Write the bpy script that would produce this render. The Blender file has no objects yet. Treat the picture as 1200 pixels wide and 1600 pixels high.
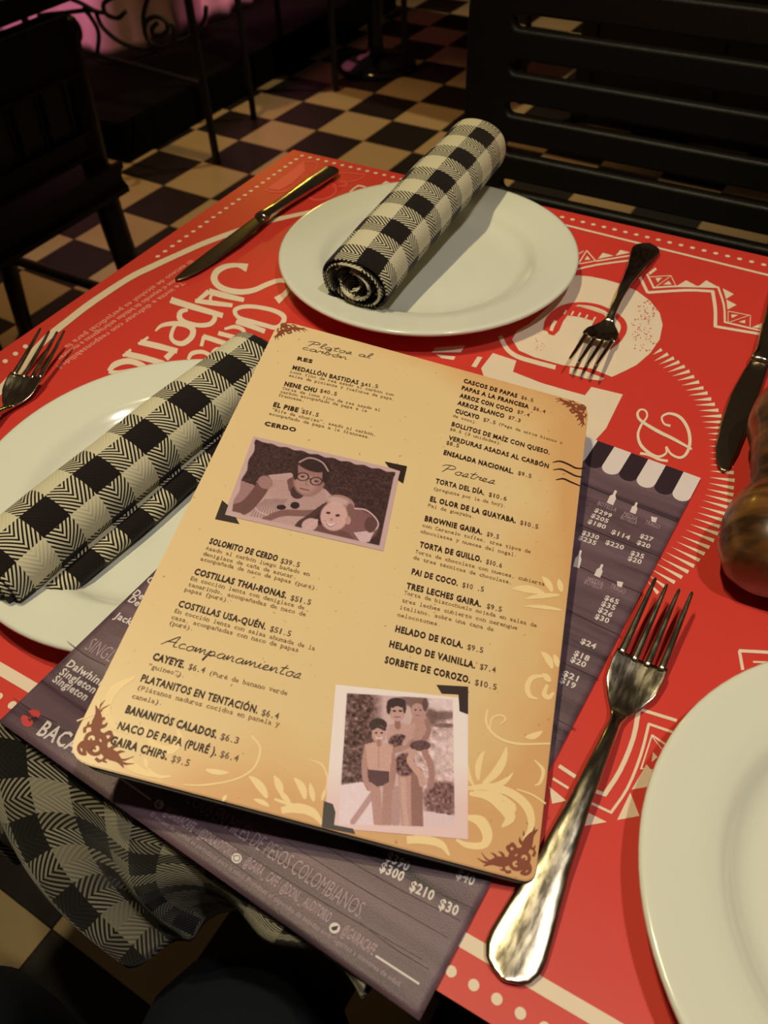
import bpy, bmesh, math, random
import numpy as np
from mathutils import Vector, Matrix
random.seed(7); rng = np.random.default_rng(7)
SC = bpy.context.scene; COL = SC.collection

# ------------------------------------------------------------------ camera
FPX = 1269.73; CAM = np.array([0, 0, 1.10822])
CM = np.array([[0.99924, 0.03889, 0.0], [-0.02842, 0.73021, -0.68264], [-0.02655, 0.68212, 0.73076]])
CM[:, 0] /= np.linalg.norm(CM[:, 0]); CM[:, 1] /= np.linalg.norm(CM[:, 1]); CM[:, 2] = np.cross(CM[:, 0], CM[:, 1])
cd = bpy.data.cameras.new('camera'); cam = bpy.data.objects.new('camera', cd); COL.objects.link(cam)
cam.matrix_world = Matrix([[*CM[r], CAM[r]] for r in range(3)] + [[0, 0, 0, 1]])
cd.sensor_fit = 'VERTICAL'; cd.sensor_height = 36; cd.lens = 36 * FPX / 1600
cd.clip_start = 0.02; cd.clip_end = 60
cd.dof.use_dof = True; cd.dof.focus_distance = 0.47; cd.dof.aperture_fstop = 13.0
SC.camera = cam
# ------------------------------------------------------------------ world, lamps, exposure
SC.view_settings.view_transform = 'Standard'; SC.view_settings.look = 'None'
SC.view_settings.gamma = 1.0; SC.view_settings.use_curve_mapping = False
SC.view_settings.exposure = 0.0
W = bpy.data.worlds.new('dim_room'); SC.world = W; W.use_nodes = True
W.node_tree.nodes['Background'].inputs[0].default_value = (0.055, 0.036, 0.024, 1)
W.node_tree.nodes['Background'].inputs[1].default_value = 0.55
def lamp(name, loc, color, watts, radius, target=(0, .35, .75), cone=None, blend=.6):
    l = bpy.data.lights.new(name, 'SPOT' if cone else 'POINT'); l.color = color; l.energy = watts
    l.shadow_soft_size = radius
    if cone: l.spot_size = math.radians(cone); l.spot_blend = blend
    o = bpy.data.objects.new(name, l); COL.objects.link(o); o.location = loc
    o.rotation_euler = (Vector(target) - Vector(loc)).to_track_quat('-Z', 'Y').to_euler()
    return o
lamp('overhead_spot', (-0.28, 0.44, 2.30), (1.0, .86, .50), 35, .022, target=(-.03, .43, .75), cone=46, blend=.35)
lamp('overhead_spot', (-0.34, 0.30, 2.30), (1.0, .87, .52), 17, .02, target=(.06, .46, .75), cone=48, blend=.4)
lamp('overhead_spot', (0.32, -0.02, 2.10), (1.0, .93, .84), 24, .03, target=(.14, .22, .75), cone=40, blend=.4)
lamp('overhead_spot', (0.55, 0.10, 2.30), (1.0, .86, .60), 16, .03, target=(.12, 1.02, .80), cone=26, blend=.5)  # unseen spot added to lift the far slatted chair out of the dark
lamp('knife_streak_light', (-0.35, 2.65, 1.35), (1.0, .70, .10), 5, .05, target=(-.05, .7, .75), cone=40)  # unseen yellow light added to put a streak along the far knife's handle
lamp('overhead_spot', (1.0, 3.0, 2.6), (1.0, .78, .42), 85, .03, target=(.35, 2.9, 0), cone=62)
lamp('overhead_spot', (-0.55, 2.5, 2.6), (1.0, .60, .22), 64, .03, target=(-.40, 2.45, 0), cone=52)
lamp('stage_light', (-1.35, 2.75, 1.5), (1.0, .34, .48), 95, .05, target=(-1.02, 3.66, .14), cone=40, blend=.3)
lamp('stage_light', (.20, 3.62, 1.05), (1.0, .30, .42), 34, .05, target=(-.62, 3.92, .18), cone=50, blend=.4)
lamp('overhead_spot', (-1.0, 1.75, 2.2), (1.0, .85, .80), 22, .03, target=(-.95, 1.72, .75), cone=24, blend=.5)  # unseen spot added to brighten the pale paper on the side table
lamp('stage_light', (-.75, 3.1, 1.9), (1.0, .08, .10), 40, .05, target=(-.75, 4.9, .7), cone=44)

# ------------------------------------------------------------------ plane helpers
def ray(px, py): return CM @ np.array([(px - 600) / FPX, -(py - 800) / FPX, -1.0])
def H(px, py, z=.75):                       # where the sight line meets the horizontal plane z
    d = ray(px, py); return CAM + d * ((z - CAM[2]) / d[2])
def hitp(px, py, o, n):
    d = ray(px, py); return CAM + d * (((o - CAM) @ n) / (d @ n))
def proj(X):                                # (N,3) -> pixel
    v = (np.asarray(X) - CAM) @ CM
    return np.stack([600 + FPX * v[..., 0] / -v[..., 2], 800 - FPX * v[..., 1] / -v[..., 2]], -1)
YAW = -.5449
TU = np.array([math.cos(YAW), math.sin(YAW), 0]); TN = np.array([-TU[1], TU[0], 0])
def UV(u, v, z=.75): p = TU * u + TN * v; return np.array([p[0], p[1], z])

# ------------------------------------------------------------------ materials
def lin(c):
    c = np.array(c, float) / 255.
    return np.where(c <= .04045, c / 12.92, ((c + .055) / 1.055) ** 2.4)
KL = np.array([.80, .72, .50])
def D(r, g, b, k=1.0): return tuple(float(min(.95, v)) for v in lin((r, g, b)) / KL / k)   # print colour as it looks under the table lamps
MATS = {}
def mat(name, col, rough=.5, metal=0., spec=.5, var=.08, scale=60., bump=0., coat=0., bscale=None, emis=None):
    if name in MATS: return MATS[name]
    m = bpy.data.materials.new(name); m.use_nodes = True; nt = m.node_tree; b = nt.nodes['Principled BSDF']
    b.inputs['Roughness'].default_value = rough; b.inputs['Metallic'].default_value = metal
    b.inputs['Specular IOR Level'].default_value = spec; b.inputs['Coat Weight'].default_value = coat
    b.inputs['Coat Roughness'].default_value = .06
    tc = nt.nodes.new('ShaderNodeTexCoord'); nz = nt.nodes.new('ShaderNodeTexNoise')
    nz.inputs['Scale'].default_value = scale; nz.inputs['Detail'].default_value = 4
    nt.links.new(tc.outputs['Object'], nz.inputs['Vector'])
    mx = nt.nodes.new('ShaderNodeMix'); mx.data_type = 'RGBA'
    mx.inputs[6].default_value = (*[c * (1 - var) for c in col[:3]], 1); mx.inputs[7].default_value = (*[min(1, c * (1 + var)) for c in col[:3]], 1)
    nt.links.new(nz.outputs['Fac'], mx.inputs[0]); nt.links.new(mx.outputs[2], b.inputs['Base Color'])
    if bump:
        bp = nt.nodes.new('ShaderNodeBump'); bp.inputs['Strength'].default_value = bump; bp.inputs['Distance'].default_value = .002
        n2 = nt.nodes.new('ShaderNodeTexNoise'); n2.inputs['Scale'].default_value = bscale or scale; n2.inputs['Detail'].default_value = 3
        nt.links.new(tc.outputs['Object'], n2.inputs['Vector']); nt.links.new(n2.outputs['Fac'], bp.inputs['Height'])
        nt.links.new(bp.outputs['Normal'], b.inputs['Normal'])
    MATS[name] = m; return m
def N(nt, t, **kw):
    n = nt.nodes.new(t)
    for k, v in kw.items():
        if k.startswith('i'): n.inputs[int(k[1:])].default_value = v
        else: setattr(n, k, v)
    return n
def math_(nt, op, a, b=None, c=None):
    n = nt.nodes.new('ShaderNodeMath'); n.operation = op
    for i, x in enumerate((a, b, c)):
        if x is None: continue
        if isinstance(x, (int, float)): n.inputs[i].default_value = x
        else: nt.links.new(x, n.inputs[i])
    return n.outputs[0]

def gingham(name, dark, light, period, twill, k=1.0):
    m = bpy.data.materials.new(name); m.use_nodes = True; nt = m.node_tree; b = nt.nodes['Principled BSDF']
    b.inputs['Roughness'].default_value = .9; b.inputs['Specular IOR Level'].default_value = .15
    b.inputs['Sheen Weight'].default_value = .15
    uv = nt.nodes.new('ShaderNodeUVMap'); sp = nt.nodes.new('ShaderNodeSeparateXYZ'); nt.links.new(uv.outputs[0], sp.inputs[0])
    U = math_(nt, 'DIVIDE', sp.outputs[0], period / 2); V = math_(nt, 'DIVIDE', sp.outputs[1], period / 2)
    fl = lambda x: math_(nt, 'FLOORED_MODULO', math_(nt, 'FLOOR', x), 2.)
    a, c = fl(U), fl(V)
    zig = math_(nt, 'PINGPONG', V, .5)
    t = math_(nt, 'ADD', math_(nt, 'MULTIPLY', U, twill), math_(nt, 'MULTIPLY', zig, twill * 1.3))
    s = math_(nt, 'FRACT', t)
    tri = math_(nt, 'PINGPONG', s, .5)
    # warp yarn on top where the twill line runs, weft yarn elsewhere
    top = math_(nt, 'GREATER_THAN', s, .5)
    fac = math_(nt, 'ADD', math_(nt, 'MULTIPLY', top, a), math_(nt, 'MULTIPLY', math_(nt, 'SUBTRACT', 1., top), c))
    mx = nt.nodes.new('ShaderNodeMix'); mx.data_type = 'RGBA'
    mx.inputs[6].default_value = (*dark, 1); mx.inputs[7].default_value = (*light, 1)
    nt.links.new(fac, mx.inputs[0]); nt.links.new(mx.outputs[2], b.inputs['Base Color'])
    bp = nt.nodes.new('ShaderNodeBump'); bp.inputs['Strength'].default_value = .55; bp.inputs['Distance'].default_value = .0008
    nt.links.new(tri, bp.inputs['Height']); nt.links.new(bp.outputs['Normal'], b.inputs['Normal'])
    return m

# ------------------------------------------------------------------ object helpers
def meshobj(name, verts, faces, m, parent=None, smooth=False, loc=None):
    me = bpy.data.meshes.new(name); me.from_pydata([tuple(map(float, v)) for v in verts], [], faces)
    if m is not None: me.materials.append(m)
    if smooth:
        me.polygons.foreach_set('use_smooth', [True] * len(me.polygons))
    me.update(); o = bpy.data.objects.new(name, me); COL.objects.link(o)
    if parent is not None: o.parent = parent
    if loc is not None: o.location = loc
    return o
def bmobj(name, bm, m, parent=None, smooth=False):
    me = bpy.data.meshes.new(name); bm.normal_update(); bm.to_mesh(me); bm.free()
    if m is not None: me.materials.append(m)
    if smooth: me.polygons.foreach_set('use_smooth', [True] * len(me.polygons))
    o = bpy.data.objects.new(name, me); COL.objects.link(o)
    if parent is not None: o.parent = parent
    return o
def tag(o, label=None, cat=None, group=None, kind=None):
    if label: o['label'] = label
    if cat: o['category'] = cat
    if group: o['group'] = group
    if kind: o['kind'] = kind
    return o
def thing(name, loc, rz=0, **kw):
    o = bpy.data.objects.new(name, None); COL.objects.link(o); o.location = loc; o.rotation_euler = (0, 0, rz)
    o.empty_display_size = .05; tag(o, **kw); return o
def addbox(bm, c, s, R=None, bevel=0.):
    r = bmesh.ops.create_cube(bm, size=1.0); vs = r['verts']
    for v in vs:
        p = Vector((v.co.x * s[0], v.co.y * s[1], v.co.z * s[2]))
        if R is not None: p = R @ p
        v.co = p + Vector(c)
    if bevel:
        es = list({e for v in vs for e in v.link_edges})
        bmesh.ops.bevel(bm, geom=es, offset=bevel, segments=2, affect='EDGES')
def boxobj(name, c, s, m, parent=None, bevel=.004, R=None):
    bm = bmesh.new(); addbox(bm, c, s, R, bevel); return bmobj(name, bm, m, parent)
def catmull(pts, n=6):
    P = [np.array(p, float) for p in pts]
    if len(P) < 3: return [P[0] + (P[-1] - P[0]) * t for t in np.linspace(0, 1, n + 1)]
    out = []
    for i in range(len(P) - 1):
        p0 = P[i - 1] if i else 2 * P[0] - P[1]; p1, p2 = P[i], P[i + 1]; p3 = P[i + 2] if i + 2 < len(P) else 2 * P[-1] - P[-2]
        for t in np.linspace(0, 1, n, endpoint=False):
            out.append(.5 * ((2 * p1) + (p2 - p0) * t + (2 * p0 - 5 * p1 + 4 * p2 - p3) * t * t + (3 * p1 - p0 - 3 * p2 + p3) * t ** 3))
    out.append(P[-1]); return out
def tube(pts, rad, seg=8, smooth=6, cap=True):
    """tube along 3-D points; rad number or list; returns verts, faces"""
    n0 = len(pts); C = catmull(pts, smooth)
    rr = [rad] * len(C) if isinstance(rad, (int, float)) else list(np.interp(np.linspace(0, n0 - 1, len(C)), range(n0), rad))
    V, F = [], []; prev = None
    for i, c in enumerate(C):
        t = C[min(i + 1, len(C) - 1)] - C[max(i - 1, 0)]; t = t / (np.linalg.norm(t) + 1e-12)
        if prev is None:
            a = np.cross(t, [0, 0, 1.]);
            if np.linalg.norm(a) < .1: a = np.cross(t, [1., 0, 0])
        else: a = prev - t * (prev @ t)
        a /= np.linalg.norm(a); prev = a; b = np.cross(t, a)
        for k in range(seg):
            w = 2 * math.pi * k / seg; V.append(c + rr[i] * (math.cos(w) * a + math.sin(w) * b))
    for i in range(len(C) - 1):
        for k in range(seg):
            F.append((i * seg + k, i * seg + (k + 1) % seg, (i + 1) * seg + (k + 1) % seg, (i + 1) * seg + k))
    if cap: F.append(tuple(range(seg - 1, -1, -1))); F.append(tuple((len(C) - 1) * seg + k for k in range(seg)))
    return V, F
def merge(parts):
    V, F = [], []
    for v, f in parts:
        o = len(V); V += list(v); F += [tuple(i + o for i in q) for q in f]
    return V, F
def tubeobj(name, pts, rad, m, parent=None, seg=8, smooth=6):
    v, f = tube(pts, rad, seg, smooth); return meshobj(name, v, f, m, parent, smooth=True)
def lathe(profile, seg=96):
    V, F = [], []
    n = len(profile)
    for k in range(seg):
        w = 2 * math.pi * k / seg
        for r, z in profile: V.append((r * math.cos(w), r * math.sin(w), z))
    for k in range(seg):
        k2 = (k + 1) % seg
        for i in range(n - 1): F.append((k * n + i, k2 * n + i, k2 * n + i + 1, k * n + i + 1))
    return V, F

# ------------------------------------------------------------------ flat print
class Print:
    """collects flat shapes given in photo pixels or in plane coordinates, and lays them on a surface"""
    def __init__(s, px2p): s.px = px2p; s.V = []; s.F = []; s.k = 0; s.n = px2p.__self__.n
    def add(s, v3, faces):
        o = len(s.V); s.k = (s.k + 1) % 16; s.V += [np.asarray(v) + s.n * (s.k * 5e-6) for v in v3]; s.F += [tuple(i + o for i in f) for f in faces]
    def poly(s, pts): s.add([s.px(*p) for p in pts], [tuple(range(len(pts)))])
    def stroke(s, pts, w, n=6, closed=False):
        if closed: pts = list(pts) + [pts[0]]
        C = catmull(pts, n); m = len(C)
        ww = [w] * m if isinstance(w, (int, float)) else list(np.interp(np.linspace(0, len(pts) - 1, m), np.linspace(0, len(pts) - 1, len(w)), w))
        V, F = [], []
        for i, c in enumerate(C):
            t = C[min(i + 1, m - 1)] - C[max(i - 1, 0)]; t /= (np.linalg.norm(t) + 1e-9); q = np.array([-t[1], t[0]]) * ww[i] / 2
            V += [s.px(*(c + q)) + s.n * (i * 2e-6), s.px(*(c - q)) + s.n * (i * 2e-6)]
        for i in range(m - 1): F.append((2 * i, 2 * i + 1, 2 * i + 3, 2 * i + 2))
        s.add(V, F)
    def disc(s, x, y, rx, ry=None, n=14):
        ry = ry or rx; s.poly([(x + rx * math.cos(a), y + ry * math.sin(a)) for a in np.linspace(0, 2 * math.pi, n, endpoint=False)])
    def leaf(s, p0, p1, w, bend=0., n=8):
        p0, p1 = np.array(p0, float), np.array(p1, float); d = p1 - p0; q = np.array([-d[1], d[0]])
        pts, ws = [], []
        for t in np.linspace(0, 1, n): pts.append(p0 + d * t + q * bend * 4 * t * (1 - t)); ws.append(w * math.sin(math.pi * min(1, t * .9 + .08)) ** .8)
        s.stroke(pts, ws, 2)
    def obj(s, name, m, parent=None, label=None):
        o = meshobj(name, s.V, s.F, m, None); o['kind'] = 'stuff'
        if parent is not None: setparent(o, parent)
        if label: o['label'] = label
        return o
def setparent(o, p):
    bpy.context.view_layer.update(); mw = o.matrix_world.copy(); o.parent = p; o.matrix_parent_inverse = p.matrix_world.inverted(); o.matrix_world = mw

GL = {}
def glyphs(body, bold=0.):
    """flat mesh of a run of letters, from Blender's built-in font; x from 0, capital height 1"""
    key = (body, bold)
    if key in GL: return GL[key]
    cu = bpy.data.curves.new('type', 'FONT'); cu.body = body; cu.offset = bold; cu.space_character = 1 + bold * 3.6; cu.resolution_u = 2; cu.fill_mode = 'FRONT' if hasattr(cu, 'fill_mode') else 'BOTH'
    o = bpy.data.objects.new('type', cu); COL.objects.link(o)
    me = bpy.data.meshes.new_from_object(o, depsgraph=bpy.context.evaluated_depsgraph_get())
    V = np.array([v.co[:2] for v in me.vertices]) if len(me.vertices) else np.zeros((0, 2)); F = [tuple(p.vertices) for p in me.polygons]
    bpy.data.meshes.remove(me); bpy.data.objects.remove(o); bpy.data.curves.remove(cu)
    GL[key] = (V, F); return GL[key]
CAPH = None
def caph():
    global CAPH
    if CAPH is None: CAPH = float(glyphs('H')[0][:, 1].max())
    return CAPH
SLAB = {'i': [(.5, 0, .62), (.36, 1, .25)], 'l': [(.5, 0, .62), (.38, 2, .22)], 'r': [(.38, 0, .5), (.25, 1, .2)], 'f': [(.45, 0, .5)], 'n': [(.22, 0, .26), (.72, 0, .26), (.16, 1, .16)],
        'h': [(.22, 0, .26), (.72, 0, .26), (.16, 2, .16)], 'm': [(.14, 0, .2), (.84, 0, .2)], 'p': [(.25, -1, .34), (.14, 1, .18)], 'q': [(.72, -1, .34)], 'u': [(.16, 1, .18), (.84, 0, .18)],
        'd': [(.84, 0, .2), (.66, 2, .2)], 'b': [(.16, 2, .2)], 'a': [(.84, 0, .2)], 't': [(.5, 0, .3)], 'j': [(.45, 1, .3)], 'y': [(.2, 1, .3), (.8, 1, .3)], 'v': [(.2, 1, .3), (.8, 1, .3)]}
def textline(pr, P, body, x0, y0, x1, y1, cap, kind='cond', bold=0., slant=0.):
    """a line of print on plane P, baseline between two photo pixels, cap = capital height in metres"""
    a, b = P.l2(x0, y0), P.l2(x1, y1); d = b - a; L = np.linalg.norm(d); d /= L; q = np.array([-d[1], d[0]])
    if kind == 'mono':
        pitch = L / len(body); k = cap / caph()
        for i, ch in enumerate(body):
            if ch == ' ': continue
            V, F = glyphs(ch, bold)
            if not len(V): continue
            w = V[:, 0].max() - V[:, 0].min(); sx = min(pitch * .86 / max(w, .3), k * 1.5)
            if ch in "iljf.,'": sx = min(k * 1.1, sx)
            ox = i * pitch + pitch * .46 - (V[:, 0].max() + V[:, 0].min()) / 2 * sx
            P2 = [a + d * (ox + v[0] * sx + slant * v[1] * k) + q * v[1] * k for v in V]
            pr.add([P.p3(*p) for p in P2], F)
            for cx, lev, hw in SLAB.get(ch, ()):
                yy = {0: 0, 1: cap * .74, 2: cap, -1: -cap * .26}[lev]; t = cap * .10; c0 = a + d * (i * pitch + pitch * (.02 + cx * .88)) + q * yy
                r = pitch * hw * .5
                pr.add([P.p3(*(c0 + d * sx_ + q * sy_)) for sx_, sy_ in ((-r, -t / 2), (r, -t / 2), (r, t / 2), (-r, t / 2))], [(0, 1, 2, 3)])
    else:
        V, F = glyphs(body, bold); x_0, x_1 = V[:, 0].min(), V[:, 0].max(); sx = L / (x_1 - x_0); k = cap / caph()
        pr.add([P.p3(*(a + d * ((v[0] - x_0) * sx + slant * v[1] * k) + q * v[1] * k)) for v in V], F)
class Plane:
    def __init__(s, o, u, v, lift=None): s.o, s.u, s.v = map(np.array, (o, u, v)); s.n = np.cross(s.u, s.v); s.h = 0.; s.lift = lift
    def l2(s, px, py): X = hitp(px, py, s.o, s.n) - s.o; return np.array([X @ s.u, X @ s.v])
    def p3(s, x, y):
        X = s.o + s.u * x + s.v * y
        if s.lift: X = s.lift(X)
        return X + s.n * s.h
    def px(s, px, py): return s.p3(*s.l2(px, py))
def level(P, h):
    Q = Plane(P.o, P.u, P.v, P.lift); Q.h = h; return Q

# ================================================================== FLOOR
TS = .1845; FY = -.5725; FO = np.array([-.8705, 2.8814]) * .9653
fc, fs = math.cos(FY), math.sin(FY)
FL = thing('floor', (0, 0, 0), kind='structure')
slab = boxobj('floor_slab', (-.2, 2.2, -.03), (9, 9, .04), mat('grout', (.02, .015, .01), .9), FL, bevel=0)
black_tile = mat('black_tile', (.011, .008, .007), .50, spec=.35, var=.5, scale=9, bump=.05, bscale=30)
beige_tile = mat('beige_tile', (.46, .34, .19), .33, spec=.5, var=.10, scale=7, bump=.05, bscale=30)
tm = []
for mm in (black_tile, beige_tile):
    bm = bmesh.new(); addbox(bm, (0, 0, -.005), (TS - .0016, TS - .0016, .01), None, .0007)
    me = bpy.data.meshes.new('tile'); bm.to_mesh(me); bm.free(); me.materials.append(mm); tm.append(me)
cand = []
for i in range(-22, 24):
    for j in range(-30, 24):
        cx = FO[0] + TS * ((i + .5) * fc - (j + .5) * fs); cy = FO[1] + TS * ((i + .5) * fs + (j + .5) * fc)
        if abs(cx + .2) > 4.3 or abs(cy - 2.2) > 4.3: continue
        v = (np.array([cx, cy, 0]) - CAM) @ CM
        seen = False
        if v[2] < -.05:
            q = proj(np.array([cx, cy, 0])); seen = -60 < q[0] < 1260 and -50 < q[1] < 1700 and not (q[0] > 330 and q[1] > 420) and not (q[0] > 960 and q[1] > 120)
        cand.append((0 if seen else 1, cx * cx + (cy) ** 2, i, j, cx, cy))
cand.sort()
rest = [[], []]
for k, (ns, dd, i, j, cx, cy) in enumerate(cand):
    par = (i + j) % 2
    if k < 300:
        o = bpy.data.objects.new('tile', tm[par]); COL.objects.link(o); o.parent = FL
        o.location = (cx, cy, 0); o.rotation_euler = (0, 0, FY)
    else: rest[par].append((cx, cy))
for par in (0, 1):
    V, F = [], []
    for cx, cy in rest[par]:
        o = len(V); h = (TS - .0016) / 2
        for z in (-.01, 0):
            for a, b in ((-h, -h), (h, -h), (h, h), (-h, h)): V.append((cx + a * fc - b * fs, cy + a * fs + b * fc, z))
        F += [(o + 4, o + 5, o + 6, o + 7), (o, o + 1, o + 5, o + 4), (o + 1, o + 2, o + 6, o + 5), (o + 2, o + 3, o + 7, o + 6), (o + 3, o, o + 4, o + 7)]
    tag(meshobj('distant_tile', V, F, (black_tile, beige_tile)[par], FL), kind='stuff')

# ================================================================== TABLE
wood_dark = mat('dark_wood', (.020, .011, .007), .42, var=.4, scale=25, bump=.1)
black_paint = mat('black_paint', (.012, .010, .009), .40, var=.2, scale=300, bump=.25, bscale=900)
iron = mat('black_iron', (.004, .003, .003), .65, var=.3)
U0, U1, V0, V1 = -.5115, .42, .0747, .6903
uc, vc = (U0 + U1) / 2, (V0 + V1) / 2
tab = thing('dining_table', UV(uc, vc, 0), YAW, label='dark wooden table under the big red paper mat', cat='table')
boxobj('tabletop', (0, 0, .7335), (U1 - U0 - .012, V1 - V0 - .012, .030), wood_dark, tab, .006)
boxobj('apron', (0, 0, .69), (U1 - U0 - .14, V1 - V0 - .14, .055), wood_dark, tab, .003)
boxobj('pedestal', (0, 0, .355), (.09, .09, .61), wood_dark, tab, .01)
boxobj('table_foot', (0, 0, .028), (.60, .07, .05), wood_dark, tab, .015)
boxobj('table_foot', (0, 0, .0285), (.07, .52, .05), wood_dark, tab, .015)

# cloth under the mat with the side that hangs over the near edge
cloth_m = gingham('checked_cloth', (.008, .006, .005), (.27, .24, .17), .046, 5)
def sheet(name, grid, uvs, m, thick=0., smooth=True):
    ny, nx = len(grid), len(grid[0]); V = [p for r in grid for p in r]
    F = [(j * nx + i, j * nx + i + 1, (j + 1) * nx + i + 1, (j + 1) * nx + i) for j in range(ny - 1) for i in range(nx - 1)]
    o = meshobj(name, V, F, m, None, smooth); uvl = o.data.uv_layers.new(name='UVMap'); fl = [q for r in uvs for q in r]
    idx = [l.vertex_index for l in o.data.loops]; uvl.data.foreach_set('uv', [c for i in idx for c in fl[i]])
    if thick:
        s = o.modifiers.new('thick', 'SOLIDIFY'); s.thickness = thick; s.offset = 0
    return o
hem = [(-170, 1290, .60), (-60, 1310, .61), (0, 1332, .62), (60, 1345, .62), (115, 1368, .63), (160, 1415, .64), (190, 1480, .645), (228, 1512, .645), (268, 1472, .66), (310, 1452, .665), (350, 1436, .67), (430, 1420, .69), (530, 1474, .715), (600, 1520, .725)]
hem3 = catmull([H(*h) for h in hem], 14)
nx = len(hem3); ny = 34; grid, uvs = [], []
for j in range(ny):
    t = j / (ny - 1); row, ru = [], []
    for i in range(nx):
        s = i / (nx - 1); u = -.56 + s * (.56 - .06)
        top = UV(u, V0 + .001, .7475)
        p = top * (1 - t) + hem3[i] * t
        bulge = math.sin(math.pi * t) * .014
        am = .011 * t * (1.2 - t) * (1 - .6 * s) + .002
        ph = s * 46 + 3 * math.sin(s * 5.2) + t * 2.4
        p = p + (-TN) * (bulge + am * math.sin(ph)) + np.array([0, 0, 1]) * (.008 * math.sin(math.pi * t) + am * .5 * math.cos(ph * .7)) + TU * am * .9 * math.cos(ph)
        row.append(p); ru.append((u * 1.0 + .03 * t, t * .16 + .2 * u))
    grid.append(row); uvs.append(ru)
tag(sheet('tablecloth', grid, uvs, cloth_m, .0012), 'black and cream checked herringbone cloth hanging in folds over the near table edge', 'tablecloth')

# ---- red paper mat
red_m = mat('red_paper', D(192, 52, 36), .42, spec=.35, var=.05, scale=14, bump=.30, bscale=9)
cream_ink = mat('cream_ink', D(214, 186, 142), .45, spec=.3, var=.04)
pink_ink = mat('faint_ink', D(212, 78, 58), .45, spec=.3, var=.06)
small_ink = mat('small_text_ink', D(216, 136, 104), .45, spec=.3, var=.06)
red_ink = mat('red_ink', D(192, 52, 36), .42, spec=.3, var=.05)
nxm, nym = 60, 40; grid = []
for j in range(nym + 1):
    row = []
    for i in range(nxm + 1):
        row.append(UV(U0 + (U1 - U0) * i / nxm, V0 + (V1 - V0) * j / nym, .7495))
    grid.append(row)
V = [p for r in grid for p in r]; F = [(j * (nxm + 1) + i, j * (nxm + 1) + i + 1, (j + 1) * (nxm + 1) + i + 1, (j + 1) * (nxm + 1) + i) for j in range(nym) for i in range(nxm)]
pm = meshobj('paper_placemat', V, F, red_m, None)
s = pm.modifiers.new('thick', 'SOLIDIFY'); s.thickness = .0008; s.offset = 0
tag(pm, 'large red printed paper mat covering the whole table', 'placemat')
TP = Plane((0, 0, .7499), (1, 0, 0), (0, 1, 0)); TP.h = .0002
TP2 = level(TP, .0004)
B = Print(TP.px)
def uvpoly(pr, pts): pr.add([UV(u, v, .7501) for u, v in pts], [tuple(range(len(pts)))])
def uvdisc(pr, u, v, r): uvpoly(pr, [(u + r * math.cos(a), v + r * math.sin(a)) for a in np.linspace(0, 2 * math.pi, 12, endpoint=False)])
sp = .00978
for k in range(95): uvdisc(B, -.4949 + k * sp, .6818 - .006 * min(1, k / 47.), .0021)
for k in range(1, 24): uvdisc(B, -.4958, .6818 - k * sp, .0021)
for p in ((40, 541.7), (24.4, 553), (8.3, 564.7)): B.disc(*p, 4.2, 3.2)
for k in range(-48, 40): uvdisc(B, -.018 + k * sp, .0833, .0022)
L0 = UV(-.2125, .6795); 
def uvband(pr, u0, v0, u1, v1, w):
    a, b = np.array([u0, v0]), np.array([u1, v1]); d = (b - a) / np.linalg.norm(b - a); q = np.array([-d[1], d[0]]) * w / 2
    uvpoly(pr, [a + q, a - q, b - q, b + q])
def tuv(px, py): X = H(px, py); return float(X @ TU), float(X @ TN)
a, b = tuv(883, 351.7), tuv(1200, 430); k = (b[1] - a[1]) / (b[0] - a[0])
uvband(B, a[0] - .12, a[1] - .12 * k, .40, a[1] + k * (.40 - a[0]), .0030)
a, b = tuv(41, 1069), tuv(900, 1572); k = (b[1] - a[1]) / (b[0] - a[0])
uvband(B, -.47, a[1] + k * (-.47 - a[0]), .40, a[1] + k * (.40 - a[0]), .0062)
B.stroke([(560, 312), (520, 321), (490, 330), (455, 338), (420, 346), (375, 360), (320, 380), (277, 399), (240, 416), (200, 436), (141, 475), (106, 502), (80, 523), (56, 547), (33, 576), (10, 600), (-25, 640), (-60, 700)],
         [5, 5, 5.5, 6, 7, 8, 8, 8, 9, 9, 10, 10, 11, 11, 12, 12, 13, 14])
Z = lambda l, ox, oy, k: [(ox + x / k, oy + y / k) for x, y in l]
B.stroke([(546.7, 300.5), (559.5, 290.4), (572, 293.5)], 2.4, 2); B.poly([(596, 288), (603, 283), (612, 287)])
# stepped border, right
z = lambda l: Z(l, 1000, 380, 6)
for pts, w in (([(0, 320), (70, 465)], 4.5), ([(70, 465), (300, 450), (480, 443), (690, 455)], 4.0), ([(680, 450), (705, 620), (705, 790)], 5.5), ([(700, 782), (1150, 858), (1500, 915)], 4), ([(65, 290), (130, 425)], 3.2),
               ([(130, 420), (350, 407), (730, 415)], 2.6), ([(730, 412), (785, 580), (795, 750)], 3.2), ([(790, 742), (1150, 825), (1500, 890)], 2.6), ([(85, 290), (150, 240)], 4)): B.stroke(z(pts), w, 3)
for pts in ([(350, 400), (430, 350), (530, 400)], [(550, 405), (620, 350), (720, 405)], [(775, 425), (880, 480), (805, 525)], [(808, 530), (905, 580), (820, 625)], [(1050, 790), (1155, 745), (1260, 815)],
            [(145, 330), (205, 325), (165, 370)], [(215, 390), (270, 355), (295, 390)], [(855, 670), (920, 675), (860, 705)], [(925, 740), (985, 720), (985, 755)]): B.poly(z(pts))
for pts in ([(95, 318), (290, 306)], [(290, 306), (335, 402)], [(825, 640), (1035, 680)], [(1035, 680), (1030, 785)], [(825, 640), (825, 745)]): B.stroke(z(pts), 1.2, 1)
for pts in ([(150, 410), (285, 312)], [(840, 742), (1020, 680)]): B.stroke(z(pts), 1.0, 1)
z = lambda l: Z(l, 860, 360, 6)
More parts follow.
